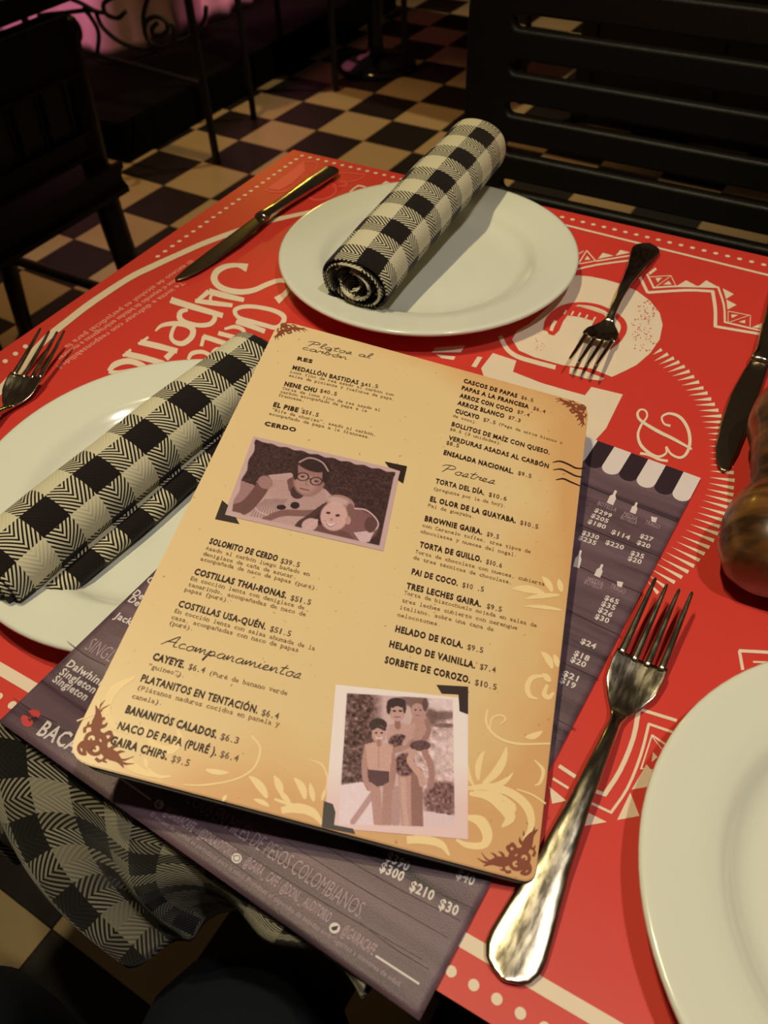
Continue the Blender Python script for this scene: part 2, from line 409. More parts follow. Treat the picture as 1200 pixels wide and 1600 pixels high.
for pts, w in (([(150, 400), (250, 368), (430, 325), (745, 283)], 2.6), ([(430, 290), (745, 238)], 2.2), ([(250, 320), (440, 285)], 1.6), ([(260, 320), (340, 190)], 1.8), ([(340, 190), (425, 290)], 1.8), ([(230, 245), (310, 195)], 1.4)): B.stroke(z(pts), w, 2)
for pts in ([(445, 270), (490, 212), (595, 240)], [(610, 240), (655, 185), (750, 210)], [(320, 280), (345, 240), (375, 275)]): B.poly(z(pts))
# stepped border, near
z = lambda l: Z(l, 820, 900, 3.158)
for pts, w in (([(1400, 395), (1200, 378), (1055, 370)], 5), ([(1058, 370), (1075, 465)], 5), ([(1400, 440), (1250, 430), (1125, 425)], 3), ([(750, 715), (555, 655)], 5), ([(562, 655), (535, 800), (470, 960), (390, 1085)], 7.5), ([(395, 1080), (345, 1062)], 6), ([(250, 992), (168, 938)], 6), ([(740, 775), (608, 730)], 4),
               ([(612, 730), (570, 890), (505, 1050), (422, 1172)], 4.5), ([(425, 1168), (300, 1108)], 4), ([(215, 1048), (138, 1000)], 4), ([(720, 850), (625, 785)], 3), ([(627, 785), (600, 870), (572, 955)], 2.4), ([(625, 790), (680, 860)], 1.4), ([(572, 950), (640, 960)], 2)): B.stroke(z(pts), w, 3)
for pts in ([(600, 930), (527, 1055), (612, 1040), (640, 980)], [(520, 1070), (455, 1205), (565, 1185)], [(275, 1150), (290, 1235), (405, 1215)], [(120, 1040), (135, 1125), (205, 1110)], [(632, 870), (625, 920), (655, 895)]): B.poly(z(pts))
# burst of wedges: outer and inner circle fitted in the plane of the mat
def circ(pts):
    A = np.array([[2 * p[0], 2 * p[1], 1] for p in pts]); y = np.array([p[0] ** 2 + p[1] ** 2 for p in pts]); s = np.linalg.lstsq(A, y, rcond=None)[0]
    return s[0], s[1], math.sqrt(s[2] + s[0] ** 2 + s[1] ** 2)
po = [H(1000 + x / 3.5556, 500 + y / 3.5556)[:2] for x, y in [(120, 165), (275, 285), (375, 407), (465, 568), (520, 845), (510, 1007), (470, 1115), (385, 1265), (268, 1400), (150, 1490)]]
pi_ = [H(1000 + x / 3.5556, 500 + y / 3.5556)[:2] for x, y in [(75, 232), (175, 315), (270, 420), (343, 568), (380, 705), (385, 840), (368, 940), (315, 1070), (220, 1200)]]
ox, oy, orr = circ(po); ix, iy, irr = circ(pi_)
bt = [(120, 165, 70, 195), (155, 190, 75, 232), (188, 212, 103, 250), (218, 233, 125, 270), (248, 258, 150, 292), (275, 285, 175, 315), (300, 315, 205, 338), (328, 345, 230, 365), (352, 378, 250, 393), (375, 407, 270, 420), (395, 440, 295, 447),
      (415, 470, 307, 475), (435, 503, 325, 505), (452, 535, 333, 537), (465, 568, 343, 568), (475, 600, 355, 600), (485, 633, 372, 633), (493, 667, 378, 667), (500, 703, 380, 703), (507, 740, 385, 738), (512, 775, 386, 772), (517, 810, 387, 806),
      (520, 850, 385, 840), (525, 893, 382, 875), (520, 935, 378, 907), (518, 973, 368, 940), (510, 1010, 358, 972), (498, 1045, 345, 1003), (485, 1082, 330, 1037), (470, 1117, 315, 1070), (455, 1154, 297, 1103), (433, 1190, 275, 1135), (410, 1228, 250, 1165),
      (385, 1266, 222, 1200), (358, 1302, 200, 1232), (330, 1337, 170, 1260), (300, 1370, 140, 1290), (268, 1402, 108, 1320), (233, 1432, 85, 1352), (193, 1460, 60, 1385), (150, 1492, 50, 1420), (100, 1520, 40, 1450)]
for bx, by, tx, ty in bt:
    b0 = np.array([1000 + bx / 3.5556, 500 + by / 3.5556]); t0 = np.array([1000 + tx / 3.5556, 500 + ty / 3.5556])
    d = b0 - t0; q = np.array([-d[1], d[0]]); q = q / np.linalg.norm(q) * (2.6 + .4 * min(1, by / 1200))
    B.poly([t0, b0 + q, b0 - q])
# cup drawing behind the fork
z = lambda l: Z(l, 720, 400, 3.75)
B.poly(z([(640, 120), (690, 115), (760, 122), (850, 140), (950, 170), (1030, 205), (1110, 265), (1165, 335), (1182, 405), (1165, 490), (1110, 570), (1030, 640), (960, 675), (885, 710), (860, 700), (760, 660), (600, 642), (430, 595), (340, 555), (300, 490), (330, 440), (400, 400), (480, 330), (560, 250), (600, 180)]))
B.stroke(z([(230, 470), (270, 545), (330, 590), (430, 622), (555, 655)]), 7, 4)
B.poly(z([(640, 652), (720, 672), (840, 718), (820, 732), (740, 722), (635, 690)]))
B.poly([(751.6, 576), (770, 552), (806.8, 564), (801.4, 581.3), (845.8, 598.7), (882.7, 609.5), (914, 618), (924, 605), (973, 616.7), (946.7, 670), (931.7, 686.7), (914, 712), (880, 690), (840, 640), (760, 600)])
for l in ([(736.4, 572.7), (746, 557.5), (753.8, 558.6), (744, 574.8)], [(674.7, 551), (680, 543.4), (726.7, 540), (720, 551)], [(681, 554), (711.5, 557.5), (709, 563), (690, 560)]): B.poly(l)
# script capital B and the big lettering
z = lambda l: Z(l, 800, 350, 3)
B.stroke(z([(742, 948), (712, 937), (703, 905), (740, 890), (790, 910), (825, 965), (833, 1030), (815, 1080), (785, 1097), (745, 1080), (722, 1045)]), [4, 3, 3, 4, 5, 5, 5, 4.5, 4, 3.5, 3])
B.stroke(z([(722, 1045), (722, 1075), (690, 1092), (650, 1080), (605, 1040), (590, 990), (605, 945), (632, 905), (625, 877), (600, 873), (588, 895), (605, 925), (680, 972), (760, 1012), (842, 1058)]), [3, 3, 4, 5, 5, 4, 3.5, 3, 3, 3, 4, 4.5, 5.5, 5, 3.5])
B.stroke(z([(600, 1076), (640, 1083), (690, 1105), (730, 1112)]), 4)
z = lambda l: Z(l, 170, 380, 3.871); zw = lambda l: [w * 1.22 / 3.871 for w in l]
B.stroke(z([(838, 150), (780, 135), (710, 142), (655, 172), (637, 215), (662, 258), (720, 285), (800, 297), (880, 285), (960, 250), (1030, 228), (1085, 238), (1092, 275), (1060, 315), (1015, 350)]), zw([42, 20, 26, 32, 34, 30, 28, 28, 26, 24, 22, 24, 26, 26, 40]))
B.stroke(z([(605, 292), (700, 318), (818, 345)]), zw([30, 30, 22])); B.stroke(z([(522, 350), (620, 362), (748, 378)]), zw([20, 26, 20])); B.stroke(z([(530, 352), (575, 318), (605, 292)]), zw([16, 22, 26])); B.stroke(z([(635, 300), (615, 330), (620, 360)]), zw([14, 14, 14]))
B.stroke(z([(375, 345), (520, 390), (690, 440)]), zw([32, 30, 26])); B.stroke(z([(375, 362), (395, 332)]), 5)
B.stroke(z([(478, 405), (438, 415), (428, 450), (460, 480), (540, 498), (610, 492), (640, 462), (640, 440)]), zw([16, 24, 28, 26, 22, 24, 24, 18]))
B.stroke(z([(282, 533), (320, 500), (390, 488), (465, 495), (508, 525), (500, 570), (450, 608), (400, 600), (378, 570), (388, 525), (405, 498)]), zw([8, 18, 24, 28, 30, 28, 26, 22, 20, 18, 16]))
B.stroke(z([(190, 600), (300, 625), (415, 655)]), zw([28, 30, 26])); B.stroke(z([(415, 640), (385, 662), (345, 700)]), zw([12, 26, 30])); B.stroke(z([(178, 612), (240, 570)]), 4)
B.stroke(z([(100, 670), (210, 695), (335, 730)]), zw([28, 30, 26])); B.stroke(z([(85, 685), (135, 645)]), 4)
B.stroke(z([(0, 775), (40, 735), (120, 715), (200, 740), (240, 780)]), zw([20, 30, 30, 28, 24])); B.stroke(z([(0, 778), (60, 782), (140, 765)]), zw([20, 18, 12]))
B.stroke(z([(770, 440), (765, 405), (820, 385), (900, 388), (1000, 410), (1058, 445), (1048, 490), (1008, 512), (950, 500), (860, 475), (800, 458), (770, 440)]), zw([20, 22, 20, 20, 22, 26, 24, 22, 22, 22, 20, 20]))
B.stroke(z([(770, 475), (850, 500), (945, 535)]), zw([24, 24, 24])); B.stroke(z([(662, 545), (750, 568), (825, 588)]), zw([22, 22, 20])); B.stroke(z([(700, 520), (765, 507), (815, 530), (812, 575)]), zw([12, 20, 20, 18]))
B.stroke(z([(570, 565), (650, 590), (730, 618)]), zw([24, 26, 24])); B.stroke(z([(575, 565), (560, 625)]), 5.5)
B.stroke(z([(480, 705), (505, 668), (570, 660), (622, 690), (625, 715)]), zw([16, 22, 20, 20, 18])); B.stroke(z([(622, 715), (630, 665), (660, 640), (720, 650)]), zw([18, 20, 16, 14])); B.stroke(z([(460, 715), (520, 715)]), 3)
B.obj('printed_border', cream_ink, pm, 'cream printed border, lettering and cup drawing')
zw = lambda l: [w / 3.75 for w in l]
R_ = Print(TP2.px); z = lambda l: Z(l, 720, 400, 3.75)
R_.stroke(z([(495, 440), (515, 375), (580, 315), (670, 285), (780, 290), (870, 325), (940, 380), (955, 430), (925, 490), (870, 545)]), zw([30, 36, 34, 20, 18, 22, 34, 38, 34, 16]))
R_.poly(z([(520, 400), (570, 330), (640, 295), (700, 300), (770, 320), (840, 345), (835, 375), (780, 383), (700, 360), (625, 350), (600, 385), (575, 440), (545, 468), (515, 460), (500, 430)]))
R_.poly(z([(835, 345), (880, 385), (893, 430), (885, 480), (860, 515), (845, 440), (800, 440), (770, 400), (790, 375)])); R_.poly(z([(775, 395), (800, 420), (750, 470), (735, 475)]))
for k in range(150):
    t = rng.random(); cx = 1000 + 130 * rng.random() ** .8 + 20 * math.sin(t * 9); cy = 255 + 310 * t
    if rng.random() < .25 and t > .5: continue
    x, y = z([(cx, cy)])[0]; r = .4 + 1.0 * rng.random(); a = rng.random() * 3; R_.poly([(x + r * math.cos(a + b) * (1.6 if b in (0, 3.14) else .7), y + r * math.sin(a + b) * .8) for b in (0, 1.2, 2.4, 3.14, 4.4)])
for k in range(26):
    x, y = z([(430 + 110 * rng.random(), 455 + 100 * rng.random())])[0]; R_.disc(x, y, .3 + .5 * rng.random(), n=5)
R_.obj('printed_cup_drawing', red_ink, pm, 'red line drawing of a cup on the cream patch')
C_ = Print(level(TP, .0006).px)
C_.stroke(z([(680, 292), (770, 305), (860, 345)]), zw([5, 12, 8])); C_.stroke(z([(850, 355), (900, 400), (915, 440), (900, 490)]), zw([4, 12, 14, 6])); C_.stroke(z([(555, 382), (540, 410), (528, 442)]), 5.4, 3)
for x, y in ((610, 335), (652, 342), (693, 350), (735, 362), (780, 375)): C_.stroke(z([(x + 8, y - 14), (x - 6, y + 10)]), 2.6, 1)
C_.obj('printed_highlight', cream_ink, pm)
F_ = Print(TP.px); z = lambda l: Z(l, 400, 240, 5.4545)
for l, w in (([(80, 310), (200, 230), (330, 130), (410, 68)], 1.6), ([(410, 68), (520, 82), (500, 150)], 1.6), ([(80, 310), (160, 330), (260, 320)], 2.5), ([(330, 180), (360, 120), (400, 200)], 1.2), ([(700, 165), (820, 170), (925, 185), (870, 225), (780, 245)], 1.8), ([(430, 365), (500, 395), (600, 385), (680, 330), (668, 260)], 3.0), ([(700, 250), (760, 240), (765, 275), (700, 280)], 2.4), ([(600, 300), (640, 250), (660, 300)], 1.2)): F_.stroke(z(l), w, 5)
F_.poly(z([(100, 305), (410, 75), (420, 150), (300, 260), (200, 315)]))
F_.obj('faint_butterfly_print', pink_ink, pm, 'faint butterfly outline printed by the far knife')
S_ = Print(TP.px)
for body, a, b in (("Te invita a disfrutar con responsabilidad", (283, 441), (88, 573)), ("Prohibase el expendio de bebidas embriagantes a menores", (290, 425), (88, 560)), ("El exceso de alcohol es perjudicial para la", (297, 407), (100, 542))):
    textline(S_, TP, body, *a, *b, .0052, 'prop', .016)
S_.obj('small_print', small_ink, pm, 'three curved lines of small warning text')

# ================================================================== PLATES
porcelain = mat('white_porcelain', (.79, .79, .69), .16, spec=.55, var=.02, scale=8, coat=.35)
def plate(c, label):
    prof = [(0, .0058), (.060, .0058), (.0725, .0062), (.0790, .0078), (.0835, .0112), (.0870, .0148), (.0910, .0168), (.100, .0180), (.112, .0197), (.1175, .0206), (.1200, .0208), (.1214, .0200), (.1216, .0186), (.1205, .0172), (.117, .0166), (.100, .0140), (.0885, .0110), (.0800, .0040), (.0720, .0022), (.0700, .0003), (.0670, .0002), (.0655, .0022), (.0, .0024)]
    v, f = lathe(prof); o = meshobj('dinner_plate', v, f, porcelain, None, True, (c[0], c[1], .7500))
    return tag(o, label, 'plate', 'dinner plates on the red mat')
P1, P2, P3 = (-.1274, .3475), (.0438, .6089), (.2159, .0920)
plate(P1, 'white round plate at the left, partly under the menus, with the nearer napkin')
plate(P2, 'white round plate at the far side of the table carrying the farther napkin')
plate(P3, 'empty white round plate cut off at the lower right corner')

# ================================================================== NAPKINS
napm = gingham('napkin_cloth', (.011, .007, .007), (.66, .60, .43), .037, 5.5)
def napkin(p0, p1, a, b, flap, label, vo=0., side=1, turns=6., lead=0.):
    p0, p1 = np.array(p0), np.array(p1); ax = p1 - p0; L = np.linalg.norm(ax); ax /= L
    rt = np.cross(ax, [0, 0, 1.]); rt /= np.linalg.norm(rt); up = np.cross(rt, ax)
    nth = int(turns * 56); pitch = .0030; sec = []
    th1 = -math.pi / 2 - .15
    for i in range(nth + 1):
        th = th1 - (1 - i / nth) * turns * 2 * math.pi * side * -1 * -1
        k = .10 + .90 * (i / nth) ** .9; e = 2.0 + .35 * i / nth
        c, s = math.cos(th), math.sin(th)
        r = (abs(c) ** e + abs(s) ** e) ** (-1 / e)
        sec.append((a * k * r * c, b * k * r * s, 1 - i / nth))
    if flap:
        x0, y0, _ = sec[-1]
        for q in range(1, 16):
            t = q / 15; sec.append((x0 + flap * 1.35 * t, y0 + .0015 * math.sin(t * 3.1), 0))
        x0, y0, _ = sec[-1]
        for q in range(1, 11):
            t = q / 10 * math.pi; sec.append((x0 + .0045 * math.sin(t), y0 + .0042 * (1 - math.cos(t)), 0))
        x0, y0, _ = sec[-1]
        for q in range(1, 9): sec.append((x0 - flap * .8 * q / 8, y0 + .001 * q / 8, 0))
    al = [0.]
    for i in range(1, len(sec)): al.append(al[-1] + math.hypot(sec[i][0] - sec[i - 1][0], sec[i][1] - sec[i - 1][1]))
    n = 46; grid, uvs = [], []
    for j in range(n + 1):
        t = j / n; row, ru = [], []
        for i, (x, y, q) in enumerate(sec):
            ins = .010 * math.sin(q * 17) * q + .004 * q
            tt = (t * (L - 2 * ins) + ins) if q > .02 else t * L + .0015 * math.sin(i * .21)
            wob = 1 + .020 * math.sin(t * 7 + i * .05) + .012 * math.sin(t * 17 + i * .11)
            fl_ = 1 - .10 * math.exp(-t * 9); p = p0 + ax * tt + rt * x * wob * (1 + .04 * math.exp(-t * 9)) + up * ((y + b) * fl_ - b) * (1 + (wob - 1) * (y > 0))
            row.append(p); ru.append((al[i] - al[-1] + lead, tt + vo))
        grid.append(row); uvs.append(ru)
    o = sheet('cloth_napkin', grid, uvs, napm, .0021)
    sb = o.modifiers.new('sub', 'SUBSURF'); sb.levels = 0; sb.render_levels = 1
    return tag(o, label, 'napkin', 'rolled checked napkins on the plates')
def np_(t, off, z, d, p): return np.array([d[0] * t + p[0] * off, d[1] * t + p[1] * off, z])
d1, q1 = (.593, .806), (.806, -.593)
napkin(np_(.094, -.3310, .7775, d1, q1), np_(.318, -.3310, .7805, d1, q1), .0230, .0200, .022, 'thick black and cream checked napkin roll lying half under the tan menu', vo=.006, lead=.031)
d2, q2 = (.518, .855), (.855, -.518)
napkin(np_(.447, -.2895, .7860, d2, q2), np_(.664, -.2895, .8060, d2, q2), .0275, .0235, 0, 'tight black and cream checked napkin roll laid across the farther plate', vo=.0, lead=.0235)

# ================================================================== CUTLERY
steel = mat('stainless_steel', (.50, .44, .34), .26, metal=1., var=.18, scale=600, bump=.006, bscale=1300)
_nt = steel.node_tree; _n = _nt.nodes.new('ShaderNodeTexNoise'); _n.inputs['Scale'].default_value = 260; _n.inputs['Detail'].default_value = 5; _tc = _nt.nodes.new('ShaderNodeTexCoord')
_mp = _nt.nodes.new('ShaderNodeMapping'); _mp.inputs['Scale'].default_value = (.35, 1.4, 1.); _mr = _nt.nodes.new('ShaderNodeMapRange'); _mr.inputs[1].default_value = .38; _mr.inputs[2].default_value = .62; _mr.inputs[3].default_value = .15; _mr.inputs[4].default_value = .25
_nt.links.new(_tc.outputs['Object'], _mp.inputs[0]); _nt.links.new(_mp.outputs[0], _n.inputs['Vector']); _nt.links.new(_n.outputs['Fac'], _mr.inputs[0]); _nt.links.new(_mr.outputs[0], _nt.nodes['Principled BSDF'].inputs['Roughness'])
blade_m = mat('blade_steel', (.32, .25, .18), .28, metal=1., var=.2, scale=300, bump=.01, bscale=500)
def loft(secs, seg=14, e=2.6):
    """secs: (s, y, z, halfwidth, halfthick)"""
    V, F = [], []
    for s, y, zc, w, h in secs:
        for k in range(seg):
            t = 2 * math.pi * k / seg; c, q = math.cos(t), math.sin(t)
            V.append((s, y + w * math.copysign(abs(c) ** (2 / e), c), zc + h * math.copysign(abs(q) ** (2 / e), q)))
    n = len(secs)
    for i in range(n - 1):
        for k in range(seg): F.append((i * seg + k, (i + 1) * seg + k, (i + 1) * seg + (k + 1) % seg, i * seg + (k + 1) % seg))
    F.append(tuple(range(seg))); F.append(tuple((n - 1) * seg + k for k in range(seg - 1, -1, -1)))
    return V, F
def spl(xs, ys, x): return float(np.interp(x, xs, ys))
def smooth_tab(xs, ys, n):
    P = catmull(list(zip(xs, ys)), 12); X = [p[0] for p in P]; Y = [p[1] for p in P]; g = np.linspace(xs[0], xs[-1], n); return g, np.interp(g, X, Y)
def fork(tip, end, label, L0=.209, flip=False, ztip=0., zbase=.7503, wk=1.0, arch=1.0):
    tip, end = np.array(tip[:2]), np.array(end[:2]); d = end - tip; L = np.linalg.norm(d); k = L / L0
    g = thing('table_fork', (tip[0], tip[1], zbase), math.atan2(d[1], d[0]), label=label, cat='fork', group='steel forks on the red mat')
    zs = ([0, .02, .045, .062, .078, .095, .12, .16, .195, .209], [.0150, .0105, .0058, .0030, .0034, .0085, .0105, .0068, .0030, .0026])
    zf = lambda s: spl(*zs, s)
    gz, vz = smooth_tab(*zs, 200)
    zf = lambda s: (float(np.interp(s, gz, vz)))
    fz = (lambda s: (.0168 - zf(s)) * arch) if flip else zf
    sg = -1 if flip else 1
    # head
    secs = []
    for s in np.linspace(.046, .078, 18):
        w = spl([.046, .052, .062, .070, .075, .078], [.0128, .0131, .0122, .0088, .0058, .0044], s)
        secs.append((s * k, 0, fz(s), w * wk, .00095 + .0008 * (s > .07) * (s - .07) / .008))
    V, F = loft(secs, 24, 2.2)
    V = [(x, y, zz + sg * .0032 * (abs(y) / .0131) ** 2 * min(1, (.078 * k - x) / (.02))) for x, y, zz in V]
    o = meshobj('head', V, F, steel, g, True)
    secs = []
    for s in np.concatenate([np.linspace(.076, .198, 40), np.linspace(.199, .2089, 14)]):
        w = spl([.076, .083, .10, .13, .16, .185, .195, .200, .2045, .2072, .2089], [.0050, .0030, .0033, .0047, .0072, .0108, .0120, .0118, .0096, .0062, .0012], s)
        h = spl([.076, .085, .11, .16, .209], [.0016, .0024, .0020, .0016, .0012], s)
        secs.append((s * k, 0, fz(s), w * wk, h))
    V, F = loft(secs, 20, 2.3); meshobj('handle', V, F, steel, g, True)
    for q in (-1.5, -.5, .5, 1.5):
        secs = []
        for s in np.concatenate([[.0003, .0012], np.linspace(.003, .0485, 16)]):
            w = spl([0, .0012, .01, .035, .0485], [.0004, .0009, .00125, .0018, .0020], s)
            yy = q * (.0064 + .0004 * s / .05) * wk
            secs.append((s * k, yy, fz(s) + sg * .0032 * (abs(yy) / .0131) ** 2, w * wk, w * .72))
        V, F = loft(secs, 10, 2.2); meshobj('tine', V, F, steel, g, True)
    return g
fork(H(1052, 916, .7655), H(786, 1533, .7525), 'nearest fork, tines up, handle end under the corner of the tan menu', zbase=.7504)
fork(H(910, 567, .7665), H(1014, 382, .7525), 'fork with raised tines pointing at the camera, beside the farther plate', zbase=.7504, wk=.96)
tl = H(84, 518, .765); dl = np.array([-.62, -.785, 0]); dl /= np.linalg.norm(dl)
pa, pb = H(84, 518, .765), H(5, 640, .755); dl = pb - pa; dl[2] = 0; dl /= np.linalg.norm(dl)
fork(pa, pa + dl * .200, 'fork at the left edge with only its upturned tines showing', zbase=.7504)
def knife(tip, end, label, side=1, zb=.7504, handle_k=1.0, whole=.2385):
    tip, end = np.array(tip[:2]), np.array(end[:2]); d = end - tip; L = np.linalg.norm(d); k = L / whole
    g = thing('table_knife', (tip[0], tip[1], zb), math.atan2(d[1], d[0]), label=label, cat='knife', group='steel knives on the red mat')
    secs = []
    for s in np.concatenate([np.linspace(.0004, .02, 12), np.linspace(.024, .120, 20)]):
        lo = spl([0, .002, .008, .02, .045, .075, .105, .12], [-.0005, -.003, -.0062, -.0092, -.0112, -.0115, -.0086, -.0064], s)
        hi = spl([0, .002, .008, .02, .05, .12], [.0008, .0022, .0036, .0050, .0060, .0062], s)
        c = (lo + hi) / 2 * side; secs.append((s * k, c, .0016 + .0035 * s / .12, (hi - lo) / 2, .0007 + .0006 * s / .12))
    V, F = loft(secs, 12, 3); meshobj('blade', V, F, blade_m, g, True)
    secs = []
    for s in np.linspace(.117, .2385, 44):
        w = spl([.117, .119, .123, .130, .16, .20, .228, .234, .2375, .2385], [.0064, .0070, .0068, .0056, .0066, .0086, .0094, .0086, .0055, .0015], s) * handle_k
        h = spl([.117, .122, .14, .2, .234, .2385], [.0040, .0048, .0040, .0048, .0040, .0010], s)
        secs.append((s * k, 0, .0052, w, h))
    V, F = loft(secs, 20, 2.2); meshobj('handle', V, F, steel, g, True)
    return g
knife(H(274, 438, .752), H(523, 262, .756), 'knife at the far left corner of the mat, handle towards the corner', side=1)
kt, kb = H(1130, 737, .752), H(1186, 572, .755); dk = kb - kt; dk[2] = 0; dk /= np.linalg.norm(dk)
knife(kt, kt + dk * .2385, 'knife at the right edge beside the wooden mill', side=-1, handle_k=1.1)

# ================================================================== WOODEN MILL
millm = bpy.data.materials.new('turned_wood'); millm.use_nodes = True; nt = millm.node_tree; b = nt.nodes['Principled BSDF']
b.inputs['Roughness'].default_value = .32; b.inputs['Coat Weight'].default_value = .4; b.inputs['Coat Roughness'].default_value = .15
tc = nt.nodes.new('ShaderNodeTexCoord'); mp = nt.nodes.new('ShaderNodeMapping'); mp.inputs['Scale'].default_value = (16, 16, 55); mp.inputs['Rotation'].default_value = (.3, .5, 0)
nz = nt.nodes.new('ShaderNodeTexNoise'); nz.inputs['Scale'].default_value = 2.2; nz.inputs['Detail'].default_value = 6; cr = nt.nodes.new('ShaderNodeValToRGB')
cr.color_ramp.elements[0].position = .35; cr.color_ramp.elements[0].color = (.030, .012, .004, 1); cr.color_ramp.elements[1].position = .68; cr.color_ramp.elements[1].color = (.22, .085, .018, 1)
nt.links.new(tc.outputs['Object'], mp.inputs[0]); nt.links.new(mp.outputs[0], nz.inputs['Vector']); nt.links.new(nz.outputs['Fac'], cr.inputs[0]); nt.links.new(cr.outputs[0], b.inputs['Base Color'])
mA, mB = H(1212, 838, .7785), H(1252, 668, .7805); md = mB - mA; md /= np.linalg.norm(md)
mill = thing('pepper_mill', tuple(mA - md * .030), label='dark turned wooden mill lying on its side at the right edge', cat='mill')
mill.rotation_euler = Vector(md).to_track_quat('Z', 'Y').to_euler()
ml = float(np.linalg.norm(mB - mA)) + .030
v, f = lathe([(0, 0), (.016, .0005), (.0225, .006), (.0265, .016), (.0280, .028), (.0270, .040), (.0235, .050), (.0195, .057), (.0165, .061), (0, .061)], 48); meshobj('mill_base', v, f, millm, mill, True)
v, f = lathe([(0, .061), (.0165, .0612), (.0190, .066), (.025, ml - .020), (.0290, ml - .008), (.0300, ml), (.0290, ml + .012), (.024, ml + .024), (.014, ml + .032), (0, ml + .035)], 48); meshobj('mill_head', v, f, millm, mill, True)

# ================================================================== PURPLE DRINKS MENU (sheet lifted by the rim of the left plate)
Wp, Hp, YP = .2664 * .9, .3782 * .9, -.592
OP = np.array([.0015 * .9, .3079 * .9, .7512])
pu = np.array([math.cos(YP), math.sin(YP), 0]); pv = np.array([-pu[1], pu[0], 0])
def liftf(X):
    d = math.hypot(X[0] - P1[0] * 1.0, X[1] - P1[1]) - .1225
    h = .0215 / (1 + math.exp((d - .018) / .010)) if d > -.5 else 0
    if h < 1e-5: return X
    r = CAM - X; return X + r * (h / r[2])       # rises while keeping over the same point of the mat as it is seen
PP = Plane(OP, pu, pv, liftf)
purm = bpy.data.materials.new('purple_board_paper'); purm.use_nodes = True; nt = purm.node_tree; b = nt.nodes['Principled BSDF']
b.inputs['Specular IOR Level'].default_value = .45; b.inputs['Roughness'].default_value = .42
uvn = nt.nodes.new('ShaderNodeUVMap'); mp = nt.nodes.new('ShaderNodeMapping'); mp.inputs['Scale'].default_value = (7, 95, 1); nt.links.new(uvn.outputs[0], mp.inputs[0])
nz = nt.nodes.new('ShaderNodeTexNoise'); nz.inputs['Scale'].default_value = 1.; nz.inputs['Detail'].default_value = 5; nz.inputs['Distortion'].default_value = .4; nt.links.new(mp.outputs[0], nz.inputs['Vector'])
cr = nt.nodes.new('ShaderNodeValToRGB'); e = cr.color_ramp.elements; e[0].position = .30; e[0].color = (*D(44, 30, 31), 1); e[1].position = .44; e[1].color = (*D(90, 65, 63), 1)
n3 = e.__class__ if False else None; el = cr.color_ramp.elements.new(.75); el.color = (*D(112, 84, 80), 1)
nt.links.new(nz.outputs['Fac'], cr.inputs[0]); nt.links.new(cr.outputs[0], b.inputs['Base Color'])
ng = nt.nodes.new('ShaderNodeTexNoise'); ng.inputs['Scale'].default_value = 1500; ng.inputs['Detail'].default_value = 2; nt.links.new(uvn.outputs[0], ng.inputs['Vector'])
bp = nt.nodes.new('ShaderNodeBump'); bp.inputs['Strength'].default_value = .35; bp.inputs['Distance'].default_value = .0006; nt.links.new(ng.outputs['Fac'], bp.inputs['Height']); nt.links.new(bp.outputs['Normal'], b.inputs['Normal'])
nxg, nyg = 70, 96; grid, uvs = [], []
for j in range(nyg + 1):
    row, ru = [], []
    for i in range(nxg + 1):
        x, y = (i / nxg - .5) * Wp, (j / nyg - .5) * Hp; row.append(PP.p3(x, y)); ru.append((x, y))
    grid.append(row); uvs.append(ru)
pmn = sheet('drinks_menu', grid, uvs, purm, .0006)
tag(pmn, 'purple wood-print drinks menu sheet lying under the tan food menu', 'menu')
PI = level(PP, .00036); PI2 = level(PP, .00046)
cream2 = mat('cream_menu_ink', D(206, 184, 158), .5, spec=.3, var=.03)
dark2 = mat('dark_awning_ink', D(48, 30, 32), .5, spec=.3, var=.1)
dim2 = mat('dim_menu_ink', D(158, 128, 118), .5, spec=.3, var=.1)
TR = np.array([Wp / 2, Hp / 2]); sw = float(np.linalg.norm(PP.l2(1073.3, 737.3) - PP.l2(1045, 728.3)))
cp, dp = Print(PI.px), Print(PI.px)
x1 = TR[0]; w0 = sw * .95; alt = 0; hs = .0255
while x1 > -Wp / 2 + .002:
    x0 = max(-Wp / 2, x1 - (w0 if alt == 0 else sw)); r = min((x1 - x0) / 2, .0060); y1, yb = TR[1], TR[1] - hs
    pts = [(x0, y1), (x1, y1), (x1, yb + r)] + [(x1 - r + r * math.cos(a), yb + r + r * math.sin(a)) for a in np.linspace(0, -math.pi / 2, 5)] + [(x0 + r + r * math.cos(a), yb + r + r * math.sin(a)) for a in np.linspace(-math.pi / 2, -math.pi, 5)]
    (cp if alt % 2 == 0 else dp).add([PI.p3(*p) for p in pts], [tuple(range(len(pts) - 1, -1, -1))]); x1 = x0; alt += 1
cp.obj('cream_awning_stripe', cream2, pmn, 'cream stripes of the printed awning'); 
z8 = lambda x, y: (800 + x / 3, 650 + y / 3); z5 = lambda x, y: (820 + x / 3.158, 900 + y / 3.158); z7 = lambda x, y: (500 + x / 3, 1200 + y / 3); z4 = lambda x, y: (x / 4.615, 950 + y / 4.615)
tp = Print(PI2.px); td = Print(PI2.px)
